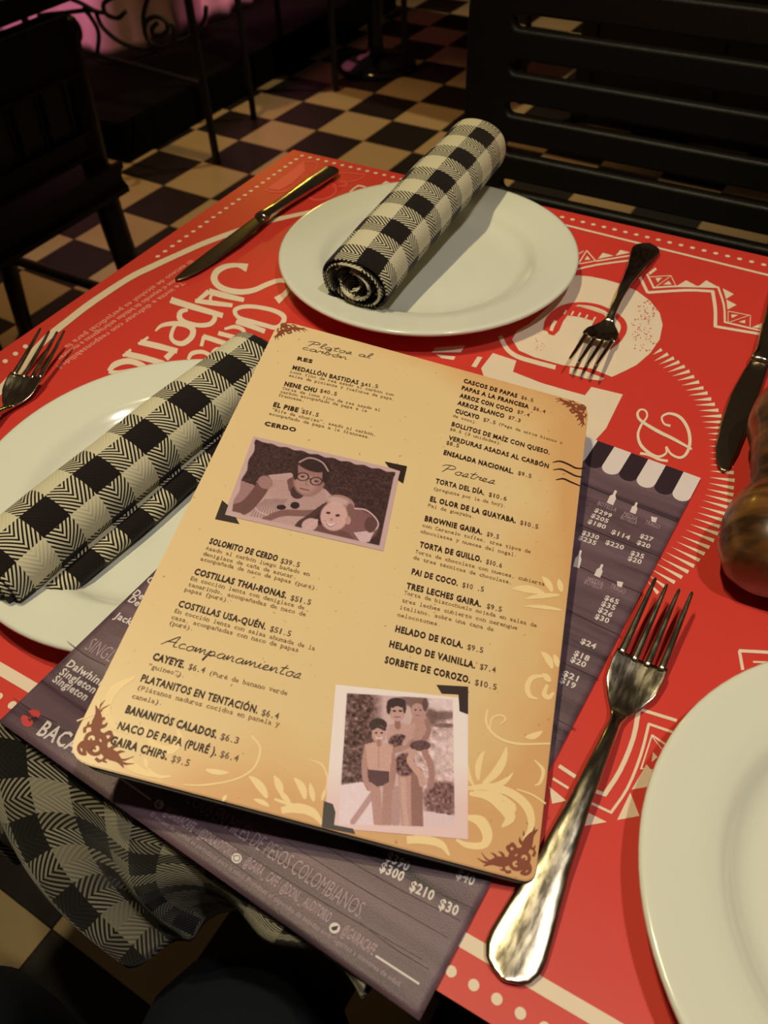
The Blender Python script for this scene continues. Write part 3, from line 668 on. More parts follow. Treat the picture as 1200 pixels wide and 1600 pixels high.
for zf, rows in ((z8, [("$299", 383, 450, 462, 480), ("$205", 367, 475, 447, 505), ("$180", 352, 503, 435, 533), ("$114", 462, 552, 548, 583), ("$27", 597, 572, 657, 592), ("$20", 582, 602, 643, 624), ("$330", 325, 557, 403, 583), ("$235", 308, 580, 390, 609), ("$220", 435, 602, 520, 630),
                       ("$35", 553, 652, 615, 672), ("$20", 540, 677, 603, 698), ("$65", 430, 862, 495, 887), ("$35", 415, 890, 480, 914), ("$26", 400, 918, 465, 947), ("$30", 385, 950, 450, 975)]),
                 (z5, [("$24", 272, 332, 345, 363), ("$18", 238, 392, 312, 424), ("$20", 222, 422, 295, 455), ("$21", 183, 492, 258, 524), ("$19", 170, 525, 243, 560)]),
                 (z7, [("$390", 306, 432, 408, 486), ("$300", 276, 482, 383, 535), ("$210", 416, 572, 525, 624), ("$30", 553, 657, 640, 696), ("$40", 635, 514, 715, 555)]),
                 (z4, [("Jack", 820, 72, 940, 128), ("Dalwhinnie", 476, 418, 790, 606), ("Singleton", 425, 478, 672, 620), ("Singleton", 375, 530, 612, 672)])):
    for t, x0, y0, x1, y1 in rows: textline(tp, PI2, t, *zf(x0, y0), *zf(x1, y1), .0033 if zf in (z8, z5) else .0040, 'prop', .028)
for t, a, b in (("Dewar", (207, 930), (240, 949)), ("Dewar", (199.5, 940), (236, 961)), ("Chiv", (228, 909), (252, 922))): textline(tp, PI2, t, *a, *b, .0042, 'prop', .028)
textline(tp, PI2, "BACARDI", *z4(262, 912), *z4(700, 1135), .0078, 'prop', .02)
for t, zf, x0, y0, x1, y1 in (("BOTELLA", z8, 398, 418, 485, 452), ("MEDIA", z8, 518, 467, 582, 494), ("BOTELLA", z8, 506, 484, 580, 512), ("TRAGO", z8, 620, 507, 688, 533), ("MEDIA", z8, 350, 777, 425, 802), ("BOTELLA", z8, 336, 788, 418, 818), ("TRAGO", z8, 456, 807, 525, 838)):
    textline(td, PI2, t, *zf(x0, y0), *zf(x1, y1), .0034, 'prop')
textline(td, PI2, "PRECIOS EN MILES DE PESOS COLOMBIANOS.", 277, 1245, 562, 1437, .0066, 'prop', -.006)
textline(td, PI2, "SINGLE MALT", *z4(607, 300), *z4(1020, 520), .0080, 'prop', -.006)
for t, a, b in (("@GAIRACAFE", (255, 1272), (299, 1301)), ("/ @DONLAUDITORIO", (305, 1305), (362, 1341)), ("@GAIRA _ CAFE / @DONL _ AUDITORIO", (380, 1352), (512, 1443)), ("@GAIRACAFE", (532, 1460), (582, 1494))):
    textline(td, PI2, t, *a, *b, .0042, 'prop', .014)
textline(td, PI2, "El exceso de alcohol es perjudicial para la salud. Prohibase el expendio de bebidas embriagantes a menores de edad.", 235, 1275, 625, 1543, .0020, 'prop')
for c, r in (((249, 1257.6), 7.5), ((370, 1341.6), 8), ((523, 1450.6), 8.5)): tp.disc(*c, r, n=20)
tp.stroke([(170, 1204), (236, 1250)], 3, 1); tp.stroke([(587, 1494), (655, 1538)], 3.4, 1)
def bottle(pr, zf, bx, by, tx, ty, w):
    b0, t0 = np.array(zf(bx, by)), np.array(zf(tx, ty)); d = t0 - b0; q = np.array([-d[1], d[0]]) / np.linalg.norm(d) * w
    pr.poly([b0 + q, b0 + d * .5 + q, b0 + d * .68 + q * .38, b0 + d + q * .38, b0 + d - q * .38, b0 + d * .68 - q * .38, b0 + d * .5 - q, b0 - q])
for a in ((z8, 458, 415, 487, 352, 5.4), (z8, 565, 458, 584, 408, 4.6), (z8, 300, 712, 322, 632, 5), (z8, 398, 755, 423, 698, 5)): bottle(tp, *a)
for x, y in ((665, 487), (505, 790)): tp.poly([z8(x - 14, y - 14), z8(x + 16, y - 8), z8(x + 8, y + 16), z8(x - 12, y + 10)])
tp.obj('price_print', cream2, pmn); td.obj('heading_print', dim2, pmn)
for px_, py_, wd in ((0, 0, 0),):
    for a, b in (((330, 320), (780, 500)), ((315, 510), (700, 665)), ((300, 700), (610, 835)), ((262, 912), (515, 1035))): dp.stroke([z8(*a), z8((a[0] + b[0]) / 2, (a[1] + b[1]) / 2 + 3), z8(*b)], 1.1, 3)
    for a, b in (((185, 430), (365, 510)), ((160, 710), (250, 757))): dp.stroke([z5(*a), z5(*b)], 1.2, 1)
    for a, b in (((405, 1288), (700, 1466)), ((330, 1300), (660, 1500)), ((250, 1222), (560, 1420)), ((470, 1300), (720, 1440)), ((210, 1225), (400, 1375)), ((20, 1090), (90, 1130)), ((105, 1002), (165, 1040)), ((560, 1330), (740, 1420)), ((560, 1440), (670, 1515))):
        m_ = ((a[0] + b[0]) / 2, (a[1] + b[1]) / 2 + 4); dp.stroke([a, m_, b], [.6, 1.6, 1.0], 4)
dp.obj('dark_plank_print', dark2, pmn, 'dark stripes and plank lines of the print')
ip = Print(level(PP, .00058).px)
ip.stroke([(251, 1253), (247, 1256), (247, 1263)], 1.6, 2); ip.stroke([(244, 1257), (251, 1260)], 1.4, 1)
ip.stroke([(366, 1338), (374, 1338), (374, 1345), (366, 1345)], 1.1, 3, True); ip.poly([(517, 1450), (523, 1448), (529, 1447), (526, 1454), (520, 1455)])
for k in range(9): ip.stroke([z4(195 + 8 * k, 770 + (k * 37 % 40)), z4(215 + 8 * k, 800 + (k * 23 % 30))], 1.3, 2)
ip.obj('icon_print', dark2, pmn)
rp = Print(level(PP, .00052).px); rp.poly([z4(*p) for p in ((150, 800), (165, 775), (200, 780), (235, 800), (240, 835), (225, 858), (195, 862), (165, 840))]); rp.poly([z4(*p) for p in ((205, 745), (240, 735), (285, 745), (295, 770), (280, 795), (250, 790), (225, 770))])
rp.obj('red_bat_emblem', mat('emblem_red', D(190, 62, 50), .5), pmn, 'red round emblem with a dark bat')

# ================================================================== TAN FOOD MENU (leans on the napkin)
def rotm(yaw, a, b):
    ca, sa, cb, sb, c, s = math.cos(a), math.sin(a), math.cos(b), math.sin(b), math.cos(yaw), math.sin(yaw)
    return np.array([[c, -s, 0], [s, c, 0], [0, 0, 1]]) @ np.array([[1, 0, 0], [0, ca, -sa], [0, sa, ca]]) @ np.array([[cb, 0, sb], [0, 1, 0], [-sb, 0, cb]])
RM = rotm(-.2572, .0685, .1837)
OM = np.array([-.0036 * .9, .3105 * .9, .75 + .0397 * .9 + .0015])
MP = Plane(OM, RM[:, 0], RM[:, 1])
mc = [MP.l2(*p) for p in ((437, 499), (921, 632), (836, 1381), (99, 1185))]      # corners TL TR BR BL in board coordinates
def rounded(cs, rs, n=7):
    out = []
    for i, c in enumerate(cs):
        p, q = cs[i - 1], cs[(i + 1) % 4]; a = (p - c) / np.linalg.norm(p - c); b = (q - c) / np.linalg.norm(q - c); r = rs[i]
        for t in np.linspace(0, 1, n): out.append(c + a * r * (1 - t) ** 2 + b * r * t ** 2)
    return out
def board(name, poly, z0, z1, m, parent=None):
    bm = bmesh.new(); vs = [bm.verts.new((x, y, z1)) for x, y in poly]; f = bm.faces.new(vs)
    if f.normal.z < 0 or True: bm.normal_update()
    r = bmesh.ops.extrude_face_region(bm, geom=[f]); 
    for v in r['geom']:
        if isinstance(v, bmesh.types.BMVert): v.co.z = z0
    bmesh.ops.recalc_face_normals(bm, faces=bm.faces)
    ed = [e for e in bm.edges if abs(e.verts[0].co.z - e.verts[1].co.z) < 1e-7]
    bmesh.ops.bevel(bm, geom=ed, offset=.0004, segments=2, affect='EDGES')
    return bmobj(name, bm, m, parent)
menu = thing('food_menu', (0, 0, 0), label='tan old-paper food menu board with rounded corners and two sepia photographs', cat='menu')
menu.matrix_world = Matrix([[*RM[r], OM[r]] for r in range(3)] + [[0, 0, 0, 1]])
tanm = bpy.data.materials.new('aged_tan_board'); tanm.use_nodes = True; nt = tanm.node_tree; b = nt.nodes['Principled BSDF']
b.inputs['Roughness'].default_value = .36; b.inputs['Specular IOR Level'].default_value = .4
tc = nt.nodes.new('ShaderNodeTexCoord'); sp3 = nt.nodes.new('ShaderNodeSeparateXYZ'); nt.links.new(tc.outputs['Object'], sp3.inputs[0])
nz = nt.nodes.new('ShaderNodeTexNoise'); nz.inputs['Scale'].default_value = 14; nz.inputs['Detail'].default_value = 4; nt.links.new(tc.outputs['Object'], nz.inputs['Vector'])
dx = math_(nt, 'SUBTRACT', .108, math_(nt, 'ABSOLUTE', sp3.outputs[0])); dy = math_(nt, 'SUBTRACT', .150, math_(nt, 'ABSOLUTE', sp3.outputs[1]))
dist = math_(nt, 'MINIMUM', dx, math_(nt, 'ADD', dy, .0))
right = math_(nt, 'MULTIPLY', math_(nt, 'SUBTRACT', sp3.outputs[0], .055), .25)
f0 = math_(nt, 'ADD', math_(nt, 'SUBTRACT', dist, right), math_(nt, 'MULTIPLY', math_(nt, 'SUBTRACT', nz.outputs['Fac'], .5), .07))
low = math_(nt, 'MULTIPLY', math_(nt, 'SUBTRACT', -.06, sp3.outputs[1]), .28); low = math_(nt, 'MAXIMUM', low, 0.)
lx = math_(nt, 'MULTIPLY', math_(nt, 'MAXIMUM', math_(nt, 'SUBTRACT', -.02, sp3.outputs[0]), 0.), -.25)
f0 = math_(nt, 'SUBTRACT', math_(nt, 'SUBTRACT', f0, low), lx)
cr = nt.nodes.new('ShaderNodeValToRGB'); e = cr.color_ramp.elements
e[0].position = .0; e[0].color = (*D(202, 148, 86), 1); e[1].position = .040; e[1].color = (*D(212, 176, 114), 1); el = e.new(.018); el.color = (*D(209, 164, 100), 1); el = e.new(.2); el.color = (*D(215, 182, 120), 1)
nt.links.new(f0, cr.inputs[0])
nk = nt.nodes.new('ShaderNodeTexNoise'); nk.inputs['Scale'].default_value = 320; nk.inputs['Detail'].default_value = 2; nt.links.new(tc.outputs['Object'], nk.inputs['Vector'])
cr2 = nt.nodes.new('ShaderNodeValToRGB'); cr2.color_ramp.elements[0].position = .24; cr2.color_ramp.elements[0].color = (.55, .45, .3, 1); cr2.color_ramp.elements[1].position = .30; cr2.color_ramp.elements[1].color = (1, 1, 1, 1)
nt.links.new(nk.outputs['Fac'], cr2.inputs[0])
mm = nt.nodes.new('ShaderNodeMix'); mm.data_type = 'RGBA'; mm.blend_type = 'MULTIPLY'; mm.inputs[0].default_value = 1; nt.links.new(cr.outputs[0], mm.inputs[6]); nt.links.new(cr2.outputs[0], mm.inputs[7])
nt.links.new(mm.outputs[2], b.inputs['Base Color'])
edge_m = mat('worn_board_edge', D(196, 168, 112), .6, var=.25, scale=200)
dark_board = mat('dark_backing_board', (.030, .016, .008), .5, var=.5, scale=60)
outl = rounded(mc, (.012, .011, .006, .012))
fb = board('front_board', outl, -.0016, 0., tanm, menu)
fb.data.materials.append(edge_m)
for p in fb.data.polygons:
    if p.normal.z < .5: p.material_index = 1
ctr = sum(mc) / 4
bo = board('back_board', [p + np.array([.0008, -.0012]) for p in rounded([c + (ctr - c) * .004 for c in mc], (.012, .011, .008, .016))], -.0044, -.0020, dark_board, menu); bo['label'] = 'dark backing board of the menu'
MI = level(MP, .00012); MI2 = level(MP, .00022); MI3 = level(MP, .0003); MI4 = level(MP, .0004)
ink = mat('brown_black_ink', D(48, 24, 14), .5, spec=.3, var=.1)
ink2 = mat('typewriter_ink', D(112, 78, 40), .5, spec=.3, var=.1)
orn = mat('ornament_brown', D(126, 62, 34), .5, spec=.3, var=.12)
pale = mat('pale_floral_ink', D(228, 190, 122), .42, spec=.35, var=.05)
zA = lambda x, y: (400 + x / 4, 480 + y / 4); zB = lambda x, y: (660 + x / 4, 570 + y / 4); zD = lambda x, y: (600 + x / 4, 720 + y / 4); zF = lambda x, y: (580 + x / 4, 880 + y / 4); zE = lambda x, y: (240 + x / 4, 820 + y / 4); zG = lambda x, y: (100 + x / 3, 980 + y / 3)
heads = [(zA, "MEDALLÓN BASTIDAS", 225, 388, 637, 484), (zA, "NENE CHU", 175, 490, 377, 534), (zA, "EL PIBE", 105, 620, 260, 657),
 (zB, "CASCOS DE PAPAS", 255, 110, 590, 207), (zB, "PAPAS A LA FRANCESA", 243, 155, 663, 275), (zB, "ARROZ CON COCO", 230, 202, 562, 299), (zB, "ARROZ BLANCO", 217, 248, 508, 334), (zB, "CUCAYO", 203, 299, 352, 342), (zB, "BOLLITOS DE MAÍZ CON QUESO.", 180, 382, 793, 562), (zB, "VERDURAS ASADAS AL CARBÓN", 160, 468, 787, 648), (zB, "ENSALADA NACIONAL.", 130, 560, 567, 682), (zB, "TORTA DEL DÍA.", 80, 740, 385, 815),
 (zD, "EL OLOR DE LA GUAYABA.", 285, 252, 822, 390), (zD, "BROWNIE GAIRA.", 252, 375, 612, 462), (zD, "TORTA DE GUILLO.", 220, 538, 608, 633), (zD, "PAI DE COCO.", 170, 708, 460, 782),
 (zF, "TRES LECHES GAIRA.", 217, 157, 685, 274), (zF, "HELADO DE KOLA.", 148, 427, 572, 532), (zF, "HELADO DE VAINILLA.", 110, 522, 648, 658), (zF, "SORBETE DE COROZO.", 82, 622, 617, 750),
 (zE, "SOLOMITO DE CERDO", 345, 117, 770, 228), (zE, "COSTILLAS THAI-RONAS.", 250, 308, 827, 461), (zE, "COSTILLAS USA-QUÉN.", 150, 510, 697, 655),
 (zG, "CAYEYE.", 412, 151, 560, 192), (zG, "PLATANITOS EN TENTACIÓN.", 357, 253, 905, 405), (zG, "BANANITOS CALADOS.", 285, 400, 712, 521), (zG, "NACO DE PAPA (PURÉ ).", 248, 477, 712, 603), (zG, "GAIRA CHIPS.", 212, 545, 480, 622)]
hp = Print(MI2.px)
for zf, t, x0, y0, x1, y1 in heads: textline(hp, MI2, t, *zf(x0, y0), *zf(x1, y1), .00335, 'prop', .034 if any(c in 'ÓÍÉ' for c in t) else .048, slant=.0)
for zf, t, x0, y0, x1, y1 in ((zA, "RES", 256, 330, 350, 351), (zA, "CERDO", 50, 738, 247, 780)): textline(hp, MI2, t, *zf(x0, y0), *zf(x1, y1), .0029, 'prop', .04)
for l in ([(190, 218), (225, 213), (265, 228), (300, 245), (345, 247)], [(192, 253), (230, 250), (270, 268), (300, 282), (338, 288)], [(205, 300), (240, 295), (275, 310), (318, 328)]): hp.stroke([z8(*p) for p in l], [1.0, 2.2, 2.4, 2.2, 1.6], 5)
hp.obj('heading_lettering', ink, menu)
prices = [(zA, "$41.5", 655, 492, 765, 507), (zA, "$40.5", 397, 532, 505, 555), (zA, "$51.5", 283, 662, 390, 687), (zB, "$6.5", 615, 212, 693, 234), (zB, "$6.4", 690, 280, 768, 305), (zB, "$7.4", 590, 302, 668, 327), (zB, "$7.3", 535, 337, 612, 362), (zB, "$7.5", 378, 352, 457, 374), (zB, "$8.5", 147, 497, 228, 520), (zB, "$9.5", 595, 687, 682, 710), (zB, "$10.6", 412, 822, 527, 852),
 (zD, "$10.5", 848, 397, 965, 428), (zD, "$9.5", 640, 470, 718, 491), (zD, "$10.6", 635, 643, 737, 671), (zD, "$10 .5", 487, 790, 625, 820), (zF, "$9.5", 720, 282, 817, 306), (zF, "$9.5", 598, 538, 700, 563), (zF, "$7.4", 677, 662, 778, 686), (zF, "$10.5", 645, 760, 785, 794),
 (zE, "$39.5", 790, 238, 912, 268), (zE, "$51.5", 852, 471, 982, 503), (zE, "$51.5", 723, 665, 857, 700), (zG, "$6.4", 580, 197, 658, 217), (zG, "$6.4", 923, 413, 1005, 433), (zG, "$6.3", 730, 526, 817, 548), (zG, "$6.4", 728, 608, 815, 632), (zG, "$9.5", 500, 630, 585, 654)]
pp = Print(MI2.px)
for zf, t, x0, y0, x1, y1 in prices: textline(pp, MI2, t, *zf(x0, y0), *zf(x1, y1), .0029, 'mono', .010)
pp.obj('price_lettering', mat('price_ink', D(84, 52, 28), .5), menu)
body = [(zA, "Lomo fino de res asado al carbón con", 213, 410, 862, 557), (zA, "salsa de pimienta y fosforos de papa.", 203, 433, 867, 585), (zA, "Corte de lomo fino de res asado al", 162, 513, 777, 652), (zA, "carbón acompañado de papa a la", 150, 535, 694, 657), (zA, "francesa.", 138, 557, 303, 593), (zA, "\"Bife de chorizo\", asado al carbón,", 96, 647, 750, 808), (zA, "acompañado de papa a la francesa.", 80, 672, 717, 825),
 (zB, "(Pega de arroz blanco o", 475, 377, 874, 497), (zB, "de coco).", 188, 325, 345, 372), (zB, "$8.5 (3 unidades).", 170, 410, 499, 503), (zB, "(pregunte por la de hoy).", 68, 782, 522, 893), (zD, "Pai de guayaba.", 273, 287, 567, 362), (zD, "con Caramelo toffee, tres tipos de", 238, 412, 917, 580), (zD, "chocolates y nueces del nogal.", 226, 450, 832, 602), (zD, "Torta de chocolate con nueces, cubierta", 193, 577, 1005, 783), (zD, "de tres técnicas de chocolate.", 181, 614, 800, 774),
 (zF, "Torta de bizcochuelo mojada en salsa de", 203, 194, 1035, 402), (zF, "tres leches cubierto con merengue", 190, 242, 914, 417), (zF, "italiano, sobre una cama de", 176, 285, 765, 427), (zF, "melocotones.", 161, 332, 436, 397), (zE, "Asado al carbón luego bañado en", 323, 155, 975, 322), (zE, "demiglace de caña de azucar,", 306, 190, 892, 340), (zE, "acompañada de naco de papas (puré).", 290, 222, 1027, 411),
 (zE, "En cocción lenta con demiglace de", 228, 345, 942, 532), (zE, "tamarindo, acompañadas de naco de", 213, 382, 950, 574), (zE, "papas (puré).", 191, 414, 475, 487), (zE, "En cocción lenta con salsa ahumada de la", 128, 548, 1008, 787), (zE, "casa, acompañadas con naco de papas", 108, 587, 905, 797), (zE, "(puré).", 95, 624, 247, 662),
 (zG, "(Puré de banano verde", 678, 224, 1046, 321), (zG, "\"guineo\").", 391, 190, 566, 237), (zG, "(Plátanos maduros cocidos en panela y", 341, 292, 1008, 468), (zG, "canela).", 316, 332, 461, 367)]
bp_ = Print(MI2.px)
for zf, t, x0, y0, x1, y1 in body: textline(bp_, MI2, t, *zf(x0, y0), *zf(x1, y1), .00215, 'mono', .0)
bp_.obj('typewriter_lettering', ink2, menu)
# handwriting: single-stroke letters, x advance, units of x-height
HW = {'P': (1.5, [[(.2, -.1), (.5, .9), (.7, 2.0)], [(-.1, 1.5), (.3, 2.0), (1.1, 2.1), (1.4, 1.6), (1.0, 1.1), (.4, 1.0)]]), 'l': (.6, [[(0, .1), (.35, .9), (.6, 2.0), (.4, 2.1), (.2, 1.0), (.25, .1), (.6, .1)]]), 'a': (1.0, [[(.85, .8), (.5, 1.0), (.15, .6), (.2, .1), (.6, .1), (.85, .8), (.8, .1), (1.05, .1)]]),
 't': (.7, [[(.5, 1.9), (.3, .8), (.25, .1), (.7, .1)], [(0, 1.2), (.8, 1.35)]]), 'o': (.9, [[(.5, .95), (.15, .6), (.25, .05), (.65, .1), (.75, .7), (.5, .95), (.95, .8)]]), 's': (.8, [[(0, .1), (.4, .9), (.6, .95), (.55, .4), (.3, .05), (.1, .1), (.85, .1)]]), 'c': (.8, [[(.7, .8), (.4, 1.0), (.1, .5), (.3, .05), (.85, .15)]]),
 'r': (.7, [[(0, .1), (.2, .95), (.35, .8), (.65, .9), (.5, .3), (.75, .1)]]), 'b': (.9, [[(0, .1), (.4, 1.2), (.5, 2.0), (.25, 1.9), (.2, .2), (.6, .1), (.7, .7), (.4, .8), (.95, .6)]]), 'ó': (.9, [[(.5, .95), (.15, .6), (.25, .05), (.65, .1), (.75, .7), (.5, .95), (.95, .8)], [(.5, 1.3), (.75, 1.7)]]),
 'n': (1.0, [[(0, .1), (.15, .95), (.2, .1), (.5, .9), (.7, .8), (.75, .1), (1.0, .1)]]), 'm': (1.4, [[(0, .1), (.15, .95), (.2, .1), (.5, .9), (.6, .8), (.65, .1), (.95, .9), (1.1, .7), (1.15, .1), (1.45, .1)]]), 'p': (1.0, [[(0, .2), (.25, 1.0), (.1, -.9), (0, -.8), (.3, .7), (.6, .95), (.8, .5), (.5, .05), (.25, .2), (1.0, .2)]]),
 'e': (.8, [[(0, .2), (.5, .6), (.5, .95), (.2, .8), (.15, .2), (.4, .05), (.85, .2)]]), 'i': (.5, [[(0, .1), (.25, .95), (.2, .2), (.5, .1)], [(.4, 1.4), (.45, 1.5)]]), 'A': (1.7, [[(0, -.1), (.6, 1.0), (1.3, 2.1), (1.25, 1.0), (1.3, .05), (1.7, .1)], [(.3, .7), (.8, .8), (1.4, .9)]]), ' ': (.7, [])}
def handwrite(pr, P, body, x0, y0, x1, y1, xh, w, slant=.25):
    a, b = P.l2(x0, y0), P.l2(x1, y1); d = b - a; L = np.linalg.norm(d); d /= L; q = np.array([-d[1], d[0]])
    tot = sum(HW[c][0] for c in body); sx = L / tot; x = 0.; pp2 = Print(P.p3)
    for ch in body:
        adv, sts = HW[ch]
        for st in sts: pp2.stroke([a + d * ((x + px) * sx + slant * py * xh) + q * py * xh for px, py in st], [w * .7, w * 1.2, w, w * 1.1, w * .7], 5)
        x += adv
    o_ = len(pr.V); pr.V += pp2.V; pr.F += [tuple(i + o_ for i in f) for f in pp2.F]
hw = Print(MI2.px)
handwrite(hw, MI2, "Platos al", *zA(315, 240), *zA(715, 322), .0022, .00032); handwrite(hw, MI2, "carbón", *zA(283, 262), *zA(568, 330), .0022, .00032)
handwrite(hw, MI2, "Postres", *zB(112, 665), *zB(450, 748), .0028, .00036); handwrite(hw, MI2, "Acompanamientos", *zG(455, 78), *zG(1105, 243), .0027, .00038)
hw.obj('handwritten_lettering', ink, menu)
# corner ornaments in board units
def ornament(pr, c, ex, ey, s):
    def T(p, m): x, y = (p if not m else (p[1], p[0])); return c + ex * x * s + ey * y * s
    q = Print(MI.p3)
    for m in (0, 1):
        def sk(pts, ws, n=5): q.stroke([T(p, m) for p in pts], [w * s for w in ws], n)
        sp_ = [(.36 + .19 * k / 16 * math.cos(k * .62 + .4), .20 + .17 * k / 16 * math.sin(k * .62 + .4)) for k in range(17)]
        sk(sp_, [.02, .05, .07, .08, .06])
        sk([(.10, .36), (.16, .26), (.28, .24), (.34, .32)], [.03, .06, .06, .03]); sk([(.20, .46), (.30, .50), (.42, .44), (.46, .32)], [.03, .08, .10, .05])
        sk([(.44, .34), (.56, .22), (.70, .18), (.84, .13), (.98, .02)], [.06, .17, .19, .10, .01]); sk([(.60, .24), (.66, .34), (.74, .36)], [.09, .06, .01]); sk([(.72, .20), (.80, .28), (.88, .30)], [.07, .05, .01])
        sk([(.84, .14), (.95, .17), (1.06, .26)], [.04, .035, .01]); sk([(.82, .12), (.98, .10), (1.12, .14)], [.05, .04, .01]); sk([(.62, .15), (.58, .06), (.66, .04)], [.07, .05, .02]); sk([(.44, .06), (.52, .03), (.58, .07)], [.05, .06, .02]); sk([(.50, .40), (.56, .48), (.50, .54)], [.06, .09, .04])
    for r0, a0 in ((.10, 0), (.18, 1.7)): q.stroke([T((.20 + r0 * .7 * math.cos(a0 + k * .5), .20 + r0 * .7 * math.sin(a0 + k * .5)), 0) for k in range(8)], [.03 * s, .06 * s, .05 * s], 3)
    o_ = len(pr.V); pr.V += q.V; pr.F += [tuple(i + o_ for i in f) for f in q.F]
ax_ = lambda a, b: (b - a) / np.linalg.norm(b - a)
TLc, TRc, BRc, BLc = mc
for c, a, b, s, off in ((TLc, TRc, BLc, .0165, .0012), (TRc, TLc, BRc, .0190, .0008), (BRc, BLc, TRc, .0215, .0010), (BLc, BRc, TLc, .0235, .0020)):
    p_ = Print(MI.px); ex, ey = ax_(c, a), ax_(c, b); ornament(p_, c + (ex + ey) * off, ex, ey, s); p_.obj('corner_ornament', orn, menu)
# pale acanthus print
fp = Print(MI.px); zH = lambda x, y: (450 + x / 2.857, 1060 + y / 2.857); zC = lambda x, y: (200 + x / 5, 1180 + y / 5)
def lf(zf, a, b, w, bend=0.): fp.leaf(zf(*a), zf(*b), w, bend)
def sk(zf, pts, ws): fp.stroke([zf(*p) for p in pts], ws, 5)
for a, b, w, bd in (((870, 470), (975, 305), 14, .12), ((850, 455), (878, 322), 10, -.1), ((880, 480), (1005, 420), 9, .15), ((830, 480), (800, 360), 7, -.1), ((1060, 262), (1135, 235), 10, .1)): lf(zH, a, b, w, bd)
sk(zH, [(800, 492), (900, 485), (1000, 515), (1070, 580), (1085, 660), (1050, 720)], [6, 12, 13, 14, 10, 3]); sk(zH, [(810, 515), (890, 525), (950, 565), (990, 620), (955, 665)], [6, 14, 18, 18, 3]); sk(zH, [(830, 505), (930, 520), (1000, 570), (1010, 600)], [4, 9, 11, 3])
sk(zH, [(800, 620), (860, 640), (890, 700), (870, 745), (800, 745), (750, 720)], [8, 18, 16, 12, 10, 4]); sk(zH, [(530, 722), (600, 720), (680, 740), (720, 790)], [12, 14, 12, 3]); sk(zH, [(890, 140), (885, 200), (930, 260), (1020, 292), (1170, 292)], [3, 4, 4, 4, 3]); sk(zH, [(900, 240), (910, 180), (950, 165), (970, 185), (945, 205)], [2, 3, 3, 3, 2])
sk(zH, [(1100, 365), (1138, 410), (1125, 465), (1100, 480)], [2, 6, 5, 2]); sk(zH, [(1150, 560), (1090, 520), (1020, 495)], [3, 3, 2])
for a, b, w, bd in (((75, 540), (25, 445), 12, .12), ((115, 550), (98, 468), 9, 0), ((150, 545), (170, 490), 6, 0), ((10, 560), (-40, 500), 9, 0)): lf(zH, a, b, w, bd)
sk(zH, [(-30, 590), (40, 580), (110, 600), (160, 660)], [10, 16, 14, 3]); sk(zH, [(-60, 540), (30, 570), (110, 590)], [4, 7, 3]); sk(zH, [(100, 365), (150, 385), (175, 440), (170, 500)], [2, 3, 3, 2])
for a, b, w, bd in (((1080, 190), (880, 160), 12, .06), ((1130, 180), (1065, 85), 10, .08), ((1190, 295), (950, 270), 6, .03), ((1175, 200), (960, 225), 8, .03), ((1190, 180), (1170, 100), 9, 0), ((1130, 660), (1060, 555), 11, .1), ((1165, 650), (1140, 570), 9, .05), ((1120, 740), (1070, 690), 10, 0)): lf(zF, a, b, w, bd)
sk(zF, [(1090, 705), (1010, 715), (975, 770), (990, 830), (1040, 850)], [3, 8, 9, 7, 2]); sk(zF, [(1100, 760), (1080, 820), (1110, 840), (1140, 810)], [5, 8, 8, 4])
sk(zG, [(330, 235), (240, 290), (200, 380), (230, 460), (300, 500)], [4, 14, 12, 9, 3]); sk(zG, [(370, 470), (430, 560), (500, 575), (545, 530), (530, 480)], [6, 14, 14, 10, 3]); sk(zG, [(880, 510), (920, 570), (890, 660), (800, 715), (660, 740), (560, 740)], [3, 3.5, 3.5, 3, 3, 2]); lf(zG, (665, 668), (775, 682), 9, .05)
sk(zG, [(300, 620), (330, 660), (400, 690), (440, 700)], [10, 14, 8, 3]); sk(zG, [(390, 660), (440, 700), (500, 700)], [3, 6, 3]); sk(zG, [(60, 60 + 380), (150, 400), (170, 330)], [2, 3, 2])
for a, b, w, bd in (((1085, 335), (945, 165), 13, .08), ((1200, 310), (1140, 160), 12, .05), ((1100, 400), (980, 345), 8, .05), ((740, 360), (770, 310), 6, 0), ((150, 100), (130, 20), 8, 0)): lf(zC, a, b, w, bd)
fo = fp.obj('pale_floral_print', pale, menu)
